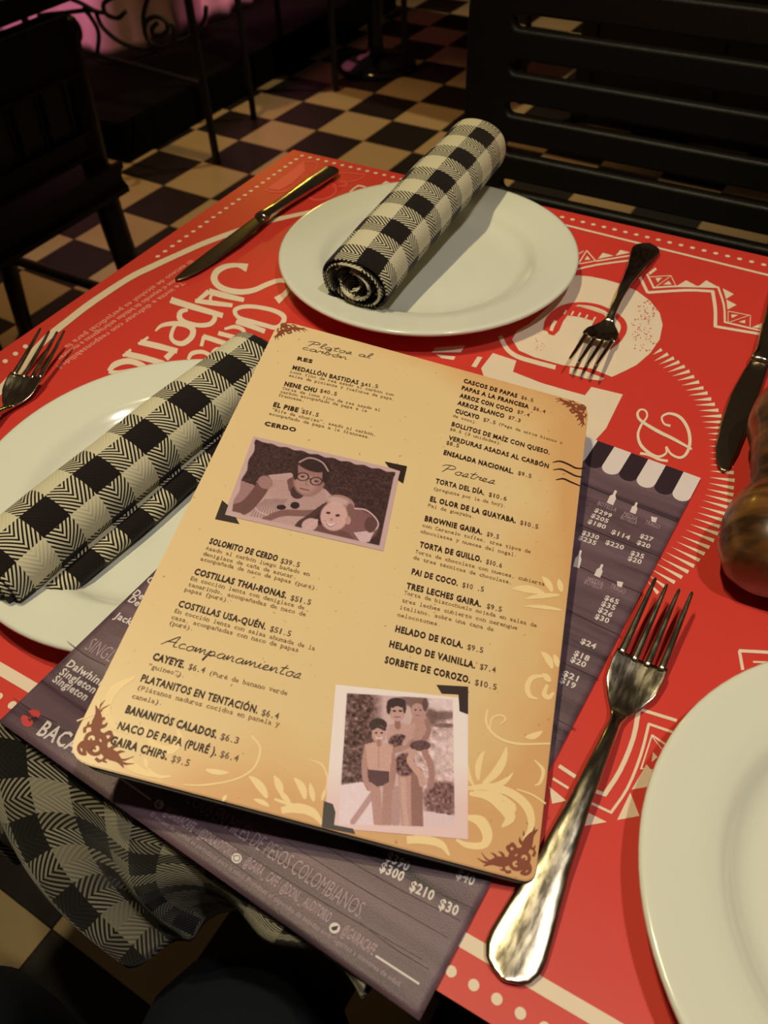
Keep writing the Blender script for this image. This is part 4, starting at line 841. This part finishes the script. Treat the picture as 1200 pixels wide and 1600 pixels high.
# sepia photographs as fine coloured grids
def sm(x): return np.clip(x, 0, 1)
class Paint:
    def __init__(s, X, Y, base): s.X, s.Y = X, Y; s.C = np.ones((*X.shape, 3)) * np.array(base, float)
    def mix(s, m, col): s.C = s.C * (1 - m[..., None]) + np.array(col, float) * m[..., None]
    def ell(s, cx, cy, rx, ry, col, rot=0., soft=.12, a=1.):
        c, q = math.cos(math.radians(rot)), math.sin(math.radians(rot)); dx, dy = s.X - cx, s.Y - cy
        r = np.hypot((dx * c + dy * q) / rx, (-dx * q + dy * c) / ry); s.mix(sm((1 - r) / soft + .5) * a, col)
    def ring(s, cx, cy, rx, ry, w, col, a=1.): r = np.hypot((s.X - cx) / rx, (s.Y - cy) / ry); s.mix(sm(1.2 - np.abs(r - 1) * rx / w) * a, col)
    def poly(s, pts, col, a=1.):
        ins = np.zeros(s.X.shape, bool); n = len(pts)
        for i in range(n):
            x1, y1 = pts[i]; x2, y2 = pts[(i + 1) % n]
            if y1 == y2: continue
            ins ^= ((y1 > s.Y) != (y2 > s.Y)) & (s.X < (x2 - x1) * (s.Y - y1) / (y2 - y1) + x1)
        s.mix(ins * a, col)
    def line(s, pts, w, col, a=1., soft=3.):
        pts = catmull(pts, 4); d = np.full(s.X.shape, 1e9)
        for p, q in zip(pts[:-1], pts[1:]):
            e = q - p; t = sm(((s.X - p[0]) * e[0] + (s.Y - p[1]) * e[1]) / (e @ e + 1e-9)); d = np.minimum(d, np.hypot(s.X - p[0] - t * e[0], s.Y - p[1] - t * e[1]))
        s.mix(sm((w / 2 - d) / soft + .5) * a, col)
    def noise(s, amp, step=1, mask=None):
        h, w = s.X.shape; n = rng.standard_normal((h // step + 2, w // step + 2)); yi = np.arange(h) / step; xi = np.arange(w) / step
        y0 = yi.astype(int); x0 = xi.astype(int); fy = (yi - y0)[:, None]; fx = (xi - x0)[None]
        v = n[np.ix_(y0, x0)] * (1 - fy) * (1 - fx) + n[np.ix_(y0 + 1, x0)] * fy * (1 - fx) + n[np.ix_(y0, x0 + 1)] * (1 - fy) * fx + n[np.ix_(y0 + 1, x0 + 1)] * fy * fx
        s.C += (v * amp * (1 if mask is None else mask))[..., None] * np.array([1, .85, .8])
photo_m = bpy.data.materials.new('sepia_photo_print'); photo_m.use_nodes = True; nt = photo_m.node_tree; b = nt.nodes['Principled BSDF']; b.inputs['Roughness'].default_value = .42; b.inputs['Specular IOR Level'].default_value = .3
at = nt.nodes.new('ShaderNodeVertexColor'); at.layer_name = 'print'; nt.links.new(at.outputs[0], b.inputs['Base Color'])
def photo(quad, zf_inv, painter, nx, ny, label):
    q = [np.array(MI3.l2(*p)) for p in quad]
    S, T_ = np.meshgrid(np.linspace(0, 1, nx), np.linspace(0, 1, ny)); L = (q[0] * ((1 - S) * (1 - T_))[..., None] + q[1] * (S * (1 - T_))[..., None] + q[2] * (S * T_)[..., None] + q[3] * ((1 - S) * T_)[..., None])
    V = MI3.o + L[..., 0:1] * MI3.u + L[..., 1:2] * MI3.v + MI3.n * MI3.h; P_ = proj(V); X, Y = zf_inv(P_[..., 0], P_[..., 1])
    C = painter(X, Y, S, T_)
    F = [(j * nx + i, (j + 1) * nx + i, (j + 1) * nx + i + 1, j * nx + i + 1) for j in range(ny - 1) for i in range(nx - 1)]
    o = meshobj('sepia_photograph', V.reshape(-1, 3), F, photo_m, None); ca = o.data.color_attributes.new('print', 'FLOAT_COLOR', 'POINT')
    l = np.clip(lin(np.clip(C, 0, 255)) / KL, 0, .95).reshape(-1, 3); ca.data.foreach_set('color', np.concatenate([l, np.ones((len(l), 1))], 1).ravel().astype(np.float32))
    setparent(o, menu); o['label'] = label; return o
def paint1(X, Y, S, T_):
    p = Paint(X, Y, (62, 38, 33)); p.noise(7, 3); p.noise(5, 1)
    for k in range(60):
        x0, y0 = 620 + 420 * rng.random(), 190 + 330 * rng.random(); a = -1.2 + 2.0 * rng.random(); l = 30 + 50 * rng.random(); p.line([(x0, y0), (x0 + l * .5 * math.cos(a) + 6, y0 + l * .5 * math.sin(a)), (x0 + l * math.cos(a), y0 + l * math.sin(a) + 10)], 2.5, (112, 82, 72), .5)
    for k in range(20):
        x0, y0 = 230 + 260 * rng.random(), 90 + 150 * rng.random(); p.line([(x0, y0), (x0 + 25, y0 + 18), (x0 + 45, y0 + 8)], 2.5, (92, 62, 54), .5)
    p.poly([(160, 290), (270, 330), (190, 420), (90, 480), (110, 400)], (150, 108, 96)); 
    p.poly([(255, 300), (330, 262), (450, 250), (560, 300), (650, 345), (690, 385), (640, 425), (560, 475), (480, 580), (220, 500), (190, 490), (300, 380)], (178, 138, 122))
    for k in range(14): p.line([(300 + 6 * k, 290 + 13 * k), (440 + 8 * k, 300 + 12 * k), (640 + 2 * k, 340 + 10 * k)], 2.6, (138, 96, 84), .7)
    for k in range(11): p.line([(310 + 12 * k, 400), (255 + 14 * k, 450), (225 + 18 * k, 500)], 3, (84, 52, 46), .8)
    p.line([(305, 300), (270, 360), (200, 440), (120, 470)], 76, (104, 66, 57)); p.ell(308, 305, 44, 36, (150, 108, 94), 20)
    p.poly([(430, 290), (470, 270), (560, 340), (550, 375), (490, 392), (440, 350)], (112, 72, 62)); p.ell(490, 360, 40, 38, (70, 44, 38), 0)
    p.ell(560, 278, 92, 108, (146, 102, 88), 14); p.ell(535, 315, 62, 55, (172, 128, 110), 10, .4, .7)
    p.ell(575, 195, 96, 46, (54, 33, 29), 18); p.ell(655, 250, 22, 60, (54, 33, 29), 10); p.ell(478, 240, 16, 50, (60, 38, 32), 0)
    p.line([(500, 190), (560, 165), (630, 190), (665, 240)], 9, (196, 156, 142), .8)
    p.ring(520, 272, 33, 22, 5, (40, 24, 22)); p.ring(597, 298, 33, 22, 5, (40, 24, 22)); p.line([(553, 282), (565, 286)], 5, (40, 24, 22)); p.ell(520, 272, 12, 6, (70, 42, 36)); p.ell(597, 298, 12, 6, (70, 42, 36))
    p.line([(548, 290), (535, 315), (552, 322)], 4, (110, 70, 60), .7); p.line([(505, 338), (530, 345), (555, 350)], 6, (88, 50, 44), .9)
    p.ell(398, 446, 27, 14, (44, 27, 25)); p.ell(476, 435, 26, 20, (44, 27, 25)); p.line([(300, 520), (400, 480), (520, 480), (585, 478)], 36, (122, 82, 72)); p.line([(320, 490), (270, 470), (250, 450)], 8, (190, 150, 136)); p.poly([(200, 500), (330, 520), (480, 560), (460, 580), (200, 520)], (108, 72, 64), .7)
    p.ell(800, 540, 150, 95, (122, 80, 72), 15); p.line([(805, 452), (880, 462), (940, 515), (945, 560), (890, 600)], 8, (200, 158, 146)); p.poly([(810, 590), (930, 575), (900, 640), (850, 650)], (196, 158, 146)); p.ell(905, 545, 34, 45, (92, 58, 52))
    p.poly([(560, 560), (640, 540), (780, 590), (830, 650), (500, 600)], (104, 66, 58)); p.line([(640, 440), (560, 500), (500, 540), (480, 580)], 30, (76, 48, 42)); p.ell(560, 545, 48, 36, (190, 148, 132), -20); p.line([(545, 560), (600, 520)], 16, (196, 152, 136)); 
    p.ell(735, 425, 82, 48, (158, 116, 98), 15); p.ell(790, 470, 24, 45, (120, 84, 70), 0); p.ell(698, 498, 78, 82, (196, 148, 130), 12); p.ell(720, 410, 60, 22, (196, 158, 140), 10, .4, .7); p.ell(778, 520, 16, 24, (180, 130, 112))
    for x, y in ((665, 478), (718, 492)): p.ell(x, y, 13, 7, (56, 34, 30))
    p.line([(648, 528), (675, 548), (708, 540)], 8, (232, 200, 186)); p.line([(645, 522), (675, 555), (712, 538)], 3, (90, 50, 44)); p.ell(683, 515, 8, 10, (170, 120, 104), 0, .5)
    p.noise(4, 1)
    e = np.minimum(np.minimum(S / .035, (1 - S) / .035), np.minimum(T_ / .055, (1 - T_) / .055)); wob = .25 * np.sin(S * 60) * (T_ < .1) + .3 * np.sin(T_ * 25) * (S < .1)
    p.mix(sm((1 - e - wob * 0.6) * 6), (188, 150, 134)); return p.C
photo(((396, 682), (625, 735), (599, 861.5), (350, 805)), lambda x, y: ((x - 330) * 3.636, (y - 670) * 3.636), paint1, 250, 150, 'sepia photo of a woman in glasses with a smiling child')
def paint2(X, Y, S, T_):
    p = Paint(X, Y, (196, 158, 142))
    lf_ = sm((430 - X) / 60) * sm((480 - Y) / 20); p.mix(lf_, (96, 64, 55)); p.noise(26, 4, lf_); p.noise(16, 2, lf_)
    rt_ = sm((X - 560) / 40) * sm((620 - Y) / 40); p.noise(30, 5, rt_); p.noise(14, 2, rt_)
    for a in ((690, 165, 60, 22), (640, 170, 30, 40), (700, 210, 50, 10), (560, 95, 60, 30)): p.ell(*a, (104, 72, 62), 0, .5, .8)
    p.ell(690, 110, 60, 35, (214, 184, 168), 0, .6, .8); p.ell(700, 330, 60, 90, (214, 180, 162), 10, .6, .5); 
    bm_ = sm((1.1 - np.hypot((X - 690) / 90, (Y - 540) / 85)) * 4); p.mix(bm_, (120, 80, 70)); p.noise(24, 3, bm_); 
    p.poly([(215, 480), (330, 462), (400, 470), (420, 660), (205, 650)], (222, 190, 176)); p.poly([(600, 590), (760, 615), (760, 680), (590, 660)], (212, 178, 164)); p.line([(375, 520), (340, 570), (290, 640)], 26, (166, 118, 104), .8); p.line([(480, 500), (480, 640)], 40, (160, 112, 98), .6)
    sk_ = (182, 134, 112); sd = (142, 96, 80)
    p.line([(520, 430), (525, 540), (535, 655)], 58, sk_); p.line([(575, 420), (575, 540), (578, 655)], 52, sd); p.line([(512, 430), (518, 540), (528, 650)], 22, (206, 160, 136), .5)
    p.poly([(445, 210), (490, 195), (560, 210), (590, 260), (560, 330), (470, 330), (440, 270)], (186, 140, 120)); p.ell(488, 150, 34, 42, (180, 134, 114)); p.line([(488, 185), (490, 215)], 26, sd)
    p.ell(484, 110, 42, 24, (58, 36, 32)); p.ell(449, 132, 10, 28, (58, 36, 32)); p.ell(520, 132, 8, 24, (66, 42, 36)); p.ell(488, 158, 28, 34, (186, 140, 120))
    for x in (475, 502): p.ell(x, 145, 8, 5, (56, 34, 30))
    p.line([(476, 172), (500, 172)], 4, (110, 62, 54))
    pt = sm((1.05 - np.hypot((X - 495) / 48, (Y - 285) / 38)) * 5); p.mix(pt, (92, 58, 52)); p.noise(26, 3, pt); pt = sm((1.05 - np.hypot((X - 520) / 48, (Y - 385) / 55)) * 5); p.mix(pt, (100, 64, 56)); p.noise(34, 3, pt)
    p.line([(480, 320), (530, 300), (580, 265)], 26, (166, 118, 100)); 
    p.ell(592, 225, 44, 75, (176, 128, 108), -8); p.ell(585, 118, 42, 38, (122, 86, 72)); p.ell(578, 145, 30, 34, (176, 130, 112)); p.ell(612, 116, 12, 30, (96, 64, 56)); p.ell(570, 140, 5, 4, (60, 38, 32)); p.ell(592, 142, 5, 4, (60, 38, 32)); p.line([(570, 165), (588, 166)], 3, (110, 64, 54)); p.line([(560, 210), (545, 250), (520, 290)], 22, (184, 138, 118)); p.line([(620, 190), (628, 240), (600, 280)], 22, (150, 104, 88))
    p.ell(590, 300, 46, 24, (92, 60, 54)); p.noise(10, 2, sm((1 - np.hypot((X - 590) / 46, (Y - 300) / 24)) * 5)); p.line([(560, 330), (545, 370), (590, 430), (600, 470)], 30, (190, 142, 120)); p.line([(610, 330), (635, 380), (642, 440), (636, 480)], 28, (160, 112, 94))
    p.line([(352, 305), (342, 380), (345, 450), (362, 490)], 26, (172, 124, 104)); p.line([(458, 305), (470, 380), (466, 450), (455, 490)], 28, (164, 116, 97)); p.poly([(345, 295), (380, 285), (440, 290), (468, 305), (455, 420), (358, 412)], (194, 146, 122)); p.line([(405, 300), (405, 400)], 5, (160, 112, 94), .6)
    p.line([(388, 470), (396, 560), (404, 645)], 44, (176, 128, 108)); p.line([(446, 470), (442, 560), (440, 648)], 42, (168, 120, 100)); p.poly([(357, 408), (452, 416), (450, 462), (418, 482), (396, 482), (362, 458)], (88, 54, 50))
    p.ell(402, 208, 40, 30, (62, 40, 35)); p.ell(406, 248, 32, 38, (188, 142, 120)); p.line([(380, 225), (400, 215), (432, 228)], 12, (62, 40, 35)); 
    for x in (394, 418): p.ell(x, 243, 6, 4, (58, 36, 32))
    p.line([(394, 264), (406, 270), (420, 264)], 5, (232, 200, 186)); p.line([(406, 280), (406, 295)], 20, (160, 112, 94))
    p.noise(5, 1)
    bd = (224, 202, 178); L_ = sm(((250 + (Y - 62) * -.07) - X) / 3); 
    e = np.maximum.reduce([sm((264 - (Y - 62) * .065 - X) / 3 + .5), sm((X - 735 - (Y - 100) * .018) / 3 + .5), sm((66 + (X - 263) * .06 - Y) / 3 + .5), sm((Y - 650 - (X - 225) * .03) / 3 + .5)])
    p.mix(e, bd); low = e * sm((Y - 380) / 200); p.mix(low * .55, (214, 160, 142)); return p.C
photo(((524.5, 1070), (731, 1092), (731, 1312), (506, 1293)), lambda x, y: ((x - 450) * 2.857, (y - 1060) * 2.857), paint2, 190, 200, 'sepia photo of a woman with two boys in swimwear')
mo = mat('black_mount_ink', D(44, 26, 20), .4, var=.1); q1_ = lambda x, y: (330 + x / 3.636, 670 + y / 3.636)
for l, zf in (([(985, 188), (1112, 215), (1090, 312), (1060, 293), (1074, 243), (1010, 222)], q1_), ([(62, 408), (22, 514), (160, 542), (140, 505), (78, 490), (97, 437)], q1_), ([(662, 30), (803, 38), (803, 162), (765, 148), (760, 72), (685, 68)], zH), ([(160, 548), (200, 562), (212, 600), (205, 655), (290, 672), (300, 695), (150, 662)], zH)):
    p_ = Print(MI4.px); p_.poly([zf(*p) for p in l]); p_.obj('photo_corner', mo, menu)

# ================================================================== SLATTED CHAIR (far side, and the one at the near side)
def slatchair(name_loc, rz, label, w=.46, back_h=(.47, .845), lean=.0):
    g = thing('slatted_chair', name_loc, rz, label=label, cat='chair', group='black slatted chairs at the table')
    # local: x across, y towards the back of the chair, back plane at y = 0
    cu = bpy.data.curves.new('back', 'CURVE'); cu.dimensions = '2D'; cu.fill_mode = 'BOTH'; cu.extrude = .004; cu.bevel_depth = .004; cu.bevel_resolution = 2
    def rr(x0, y0, x1, y1, r):
        s = cu.splines.new('POLY'); P = []
        for cx, cy, a in ((x1 - r, y1 - r, 0), (x0 + r, y1 - r, 90), (x0 + r, y0 + r, 180), (x1 - r, y0 + r, 270)):
            for t in range(6): P.append((cx + r * math.cos(math.radians(a + t * 18)), cy + r * math.sin(math.radians(a + t * 18))))
        s.points.add(len(P) - 1)
        for p, q in zip(s.points, P): p.co = (q[0], q[1], 0, 1)
        s.use_cyclic_u = True
    z0, z1 = back_h; rr(-w / 2, z0, w / 2, z1, .03)
    zt = .8105
    for k in range(6): rr(-w / 2 + .050, zt - .0155 - k * .0480, w / 2 - .050, zt + .0075 - k * .0480, .0110)
    o = bpy.data.objects.new('t', cu); COL.objects.link(o); me = bpy.data.meshes.new_from_object(o, depsgraph=bpy.context.evaluated_depsgraph_get()); bpy.data.objects.remove(o)
    me.materials.clear(); me.materials.append(black_paint); b_ = bpy.data.objects.new('backrest', me); COL.objects.link(b_); b_.parent = g; b_.rotation_euler = (math.pi / 2 - lean, 0, 0); me.polygons.foreach_set('use_smooth', [True] * len(me.polygons))
    em = b_.modifiers.new('e', 'EDGE_SPLIT'); em.split_angle = .6
    boxobj('seat', (0, -.215, .455), (w - .03, .41, .028), black_paint, g, .01)
    for sx in (-1, 1):
        tubeobj('leg', [(sx * (w / 2 - .03), .015, .0), (sx * (w / 2 - .03), 0.0, .30), (sx * (w / 2 - .03), -.004, .48)], [.014, .017, .017], black_paint, g)
        tubeobj('leg', [(sx * (w / 2 - .035), -.40, .0), (sx * (w / 2 - .035), -.39, .25), (sx * (w / 2 - .035), -.385, .445)], [.013, .016, .018], black_paint, g)
        tubeobj('stretcher', [(sx * (w / 2 - .032), -.01, .20), (sx * (w / 2 - .034), -.39, .20)], .010, black_paint, g)
    return g
cc = UV(-.450 + .245, V1 + .30, 0)
slatchair(tuple(cc), YAW, 'large black chair with horizontal slots in its back, beyond the far table edge', w=.49)
# near chair carries the person
slatchair((-.045, -.47, 0), math.pi + .12, 'black chair under the seated person at the near edge', w=.46)

# ================================================================== PERSON (lap only reaches the picture)
trouser = mat('black_trousers', (.005, .007, .011), .85, spec=.2, var=.3, scale=400, bump=.2, bscale=500)
jm = bpy.data.meshes.new('body'); 
J = [(-.07, -.30, .585), (-.07, -.36, .72), (-.07, -.40, .90), (-.07, -.40, 1.05), (.01, -.28, .565), (-.060, -.02, .605), (-.088, .088, .612), (-.10, .118, .48), (-.09, .13, .10), (-.085, .10, .05), (-.08, .20, .035), (-.15, -.28, .565), (-.225, -.05, .600), (-.268, .085, .600), (-.280, .112, .48), (-.29, .10, .10), (-.29, .07, .05), (-.30, .17, .035)]
E_ = [(0, 1), (1, 2), (2, 3), (0, 4), (4, 5), (5, 6), (6, 7), (7, 8), (8, 9), (9, 10), (0, 11), (11, 12), (12, 13), (13, 14), (14, 15), (15, 16), (16, 17)]
rad = [.13, .13, .15, .16, .10, .080, .066, .058, .045, .045, .035, .10, .080, .066, .058, .045, .045, .035]
jm.from_pydata(J, E_, []); po_ = bpy.data.objects.new('person', jm); COL.objects.link(po_); jm.materials.append(trouser)
sk_m = po_.modifiers.new('skin', 'SKIN')
for v, r in zip(jm.skin_vertices[0].data, rad): v.radius = (r, r * (.92 if r < .1 else .8))
jm.skin_vertices[0].data[0].use_root = True; sk_m.use_smooth_shade = True
ss = po_.modifiers.new('sub', 'SUBSURF'); ss.levels = 2; ss.render_levels = 2
tag(po_, 'person in black trousers seated at the near table edge, only the knees showing', 'person')

# ================================================================== BACKGROUND
chairwood = mat('dark_brown_wood', (.018, .010, .007), .45, var=.35, scale=30)
def wchair(foot, jr, label, wdir, fdir, w=.42, dpt=.42, top=None):
    """dark wooden chair; foot = foot of the rear post nearest us, wdir = across, fdir = to the front"""
    g = thing('wooden_chair', tuple(foot), 0, label=label, cat='chair', group='dark wooden chairs on the tiled floor')
    wdir, fdir = np.array([*wdir, 0.]), np.array([*fdir, 0.]); wdir /= np.linalg.norm(wdir); fdir /= np.linalg.norm(fdir)
    Q = lambda a, b, z_: tuple(wdir * a + fdir * b + np.array([0, 0, z_]))
    lean = lambda z_: .09 * (1 - math.exp(-z_ / .18)) - (.05 * max(0, z_ - .45) / .45)
    for a in (0, w):
        tubeobj('leg', [Q(a, lean(zz), zz) for zz in (0, .12, .28, .45, .58, .715)], [.020, .022, .024, .024, .021, .018], chairwood, g, 8)
        tubeobj('leg', [Q(a + (.01 if a == 0 else -.01), dpt + .06, 0), Q(a, dpt + .03, .25), Q(a, dpt, .44)], [.018, .022, .024], chairwood, g, 8)
        tubeobj('stretcher', [Q(a, .08, .20), Q(a, dpt * .6, .20), Q(a, dpt + .03, .20)], .011, chairwood, g)
    tubeobj('stretcher', [Q(0, dpt + .03, .25), Q(w / 2, dpt + .03, .29), Q(w, dpt + .03, .25)], .012, chairwood, g)
    bm = bmesh.new(); R3 = Matrix([[wdir[0], fdir[0], 0], [wdir[1], fdir[1], 0], [0, 0, 1]])
    addbox(bm, Q(w / 2, dpt / 2 + .05, .455), (w + .03, dpt, .035), R3, .010); bmobj('seat', bm, chairwood, g)
    for zz, h in ((.680, .075), (.525, .03)):
        bm = bmesh.new(); addbox(bm, Q(w / 2, lean(zz), zz), (w - .02, .022, h), R3, .006); bmobj('back_rail', bm, chairwood, g)
    for k in range(6):
        a_, b_ = Vector(Q(w * (k + 1) / 7, lean(.55) , .535)), Vector(Q(w * (k + 1) / 7, lean(.64), .64)); zd = (b_ - a_).normalized(); xd = Vector(wdir); yd = zd.cross(xd)
        R4 = Matrix((xd, yd, zd)).transposed(); bm = bmesh.new(); addbox(bm, (a_ + b_) / 2, (.044, .012, (b_ - a_).length), R4, .003); bmobj('slat', bm, chairwood, g)
    return g
wchair((-.425, 1.43, 0), None, 'dark wooden chair at the left edge with a splayed rear leg', (-TN[0], -TN[1]), (-TU[0], -TU[1]), w=.43, dpt=.42)

pinkm = mat('pink_satin', (.70, .46, .54), .45, var=.10, scale=4, bump=.2, bscale=6)
redm = mat('red_curtain_cloth', (.30, .015, .02), .7, var=.2, scale=6)
def vec(a, b): d = np.array(b) - np.array(a); d[2] = 0; return d / np.linalg.norm(d)
def iron_table(a, b, depth, side, label, ext=.10):
    """thin-legged table: two legs stand at a and b, two more further back"""
    a, b = np.array(a), np.array(b); d = vec(a, b); L = float(np.linalg.norm(b - a)); q = np.array([-d[1], d[0], 0]) * side
    c = (a + b) / 2 + q * depth / 2; g = thing('iron_table', (c[0], c[1], 0), math.atan2(d[1], d[0]), label=label, cat='table', group='thin-legged iron tables in the dark')
    for sx in (-1, 1):
        for sy in (-1, 1): tubeobj('leg', [(sx * L / 2, sy * depth / 2, 0), (sx * L / 2, sy * depth / 2, .73)], .011, iron, g, 8)
        tubeobj('crossbar', [(sx * L / 2, -depth / 2, .70), (sx * L / 2, depth / 2, .70)], .009, iron, g, 6)
    boxobj('tabletop', (0, 0, .74), (L + ext * 2, depth + ext * 2, .025), iron, g, .006)
    return g
iron_table(H(397, 186, 0), H(318, 146, 0), .36, -1, 'thin-legged black iron table in front of the black platform', .05)
iron_table(H(632, 118, 0), H(742, 60, 0), .50, -1, 'thin-legged black iron table on the far tiles by the stool')
# pink draped box on a low black platform, iron scrollwork in front
HP = .12; P0 = H(190, 97, HP); pu0, pv0 = float(P0 @ TU), float(P0 @ TN)
plat_m = mat('black_platform_paint', (.002, .0015, .0015), .9, spec=.1)
pl_ = thing('platform', tuple(UV(pu0 - .5, pv0 + .45, 0)), YAW, label='low black platform carrying the pink draped table', cat='platform')
boxobj('step', (0, 0, HP / 2), (1.75, 1.75, HP - .002), plat_m, pl_, .006)
g = thing('draped_table', (P0[0], P0[1], HP), YAW, label='table under pink satin cloth behind the iron scrollwork', cat='table')
grid, uvs = [], []
path = [(-1.3 + 1.3 * k / 60, 0) for k in range(61)] + [(0, 1.1 * k / 50) for k in range(1, 51)]
for j in range(13):
    row, ru = [], []
    for i, (x, y) in enumerate(path):
        t = j / 12; w_ = .014 * t * math.sin(i * .9) + .03 * t; row.append((x + (w_ if i > 60 else 0), y - (w_ if i <= 60 else 0), .60 * (1 - t) + .004)); ru.append((i, t))
    grid.append(row); uvs.append(ru)
o = sheet('cloth_skirt', grid, uvs, pinkm, .003); o.parent = g
boxobj('cloth_top', (-.65, .55, .605), (1.30, 1.10, .012), pinkm, g, .004)
for x in (-1.2, -.1):
    for y in (.1, 1.0): boxobj('leg', (x, y, .299), (.05, .05, .596), chairwood, g, .004)
SO = UV(pu0, pv0 - .30, 0); hs = lambda x, y: hitp(x, y, SO, TN)
ir = thing('iron_railing', tuple(UV(pu0 - .1, pv0 - .30, 0)), 0, label='black iron railing of curled scrolls before the pink cloth', cat='railing')
def bar(name, pts, r, sm_=6): v, f = tube([hs(*p) for p in pts], r, 8, sm_); setparent(meshobj(name, v, f, iron, None, True), ir)
bar('lower_rail', [(40, 52), (140, 82), (240, 110), (318, 132)], .008)
for l in ([(246, 36), (238, 44), (240, 54), (252, 55), (262, 46), (258, 32), (244, 26), (230, 32), (226, 48), (234, 66), (252, 74), (268, 68), (272, 50), (268, 36)],
          [(104, 58), (96, 56), (97, 50), (106, 48), (114, 56), (112, 66)], [(88, 26), (104, 24), (120, 36), (126, 54), (122, 70)], [(60, 24), (100, 20), (138, 16), (160, 20)],
          [(130, 12), (144, 30), (154, 52), (152, 84)], [(150, 20), (160, 42), (185, 64), (215, 75), (248, 77)], [(178, -6), (162, 6), (166, 22), (184, 28), (196, 18)], [(226, 48), (224, 24), (230, 0), (236, -20)], [(268, 68), (296, 58), (318, 34), (322, 10)], [(84, -10), (120, 2), (150, 18)]):
    bar('scroll', l, .0065, 5)
for x, y in ((318, 135), (46, 54)): 
    b0 = hs(x, y); v, f = tube([(b0[0], b0[1], HP if False else .0), (b0[0], b0[1], .75)], .012, 8); setparent(meshobj('upright', v, f, iron, None, True), ir)
b1, b2 = hs(318, 135), hs(46, 54); v, f = tube([(b2[0], b2[1], .72), (b1[0], b1[1], .72)], .012, 8); setparent(meshobj('upper_rail', v, f, iron, None, True), ir)
# curtain
grid, uvs = [], []
for j in range(8):
    row, ru = [], []
    for i in range(160):
        a = i / 159; row.append(UV(-3.6 + 3.4 * a, 4.75 + .035 * math.sin(a * 110) + .01 * math.sin(a * 37), .02 + 2.2 * j / 7)); ru.append((a, j / 7))
    grid.append(row); uvs.append(ru)
tag(sheet('curtain', grid, uvs, redm, .004), 'dark red pleated curtain at the back left of the room', 'curtain')
# side table with white paper at the top left corner
s0 = H(52, 8, .75); g = thing('side_table', tuple(UV(*(np.array([s0 @ TU, s0 @ TN]) + np.array([-.37, -.12])), 0)), YAW, label='neighbouring table with a pale top at the upper left corner', cat='table')
boxobj('tabletop', (0, 0, .735), (.64, .62, .03), wood_dark, g, .006); boxobj('pedestal', (0, 0, .36), (.08, .08, .70), wood_dark, g, .006); boxobj('table_foot', (0, 0, .0255), (.5, .07, .05), wood_dark, g, .01)
boxobj('paper_cover', (0, 0, .7515), (.62, .60, .002), mat('pale_paper', (.62, .58, .46), .5), g, .0005)
# round black stool base
g = thing('stool', tuple(H(588, 104, 0)), label='black pedestal stool with a shiny round base on the far tiles', cat='stool')
gloss = mat('glossy_black', (.010, .010, .012), .12, spec=.6)
v, f = lathe([(0, 0), (.15, 0), (.155, .008), (.14, .022), (.09, .038), (.035, .05), (.028, .08), (.028, .60), (.03, .62), (0, .62)], 40); meshobj('base', v, f, gloss, g, True)
v, f = lathe([(0, .61), (.15, .61), (.17, .63), (.17, .67), (.14, .69), (0, .695)], 40); meshobj('seat', v, f, gloss, g, True)
# dark partition seen through the slots of the chair
a = H(888, 190, 0); Lp = 1.6; g = thing('wooden_partition', tuple(a), YAW, label='dark panelled partition behind the slatted chair', cat='partition')
boxobj('panel', (Lp / 2, .03, .55), (Lp, .04, 1.1), chairwood, g, .004)
for k in range(5): boxobj('batten', (.03 + k * (Lp - .06) / 4, .0, .56), (.05, .02, 1.08), chairwood, g, .003)
boxobj('cap_rail', (Lp / 2, .03, 1.115), (Lp + .04, .08, .03), chairwood, g, .005)
print('tris', sum(len(m.polygons) for m in bpy.data.meshes))
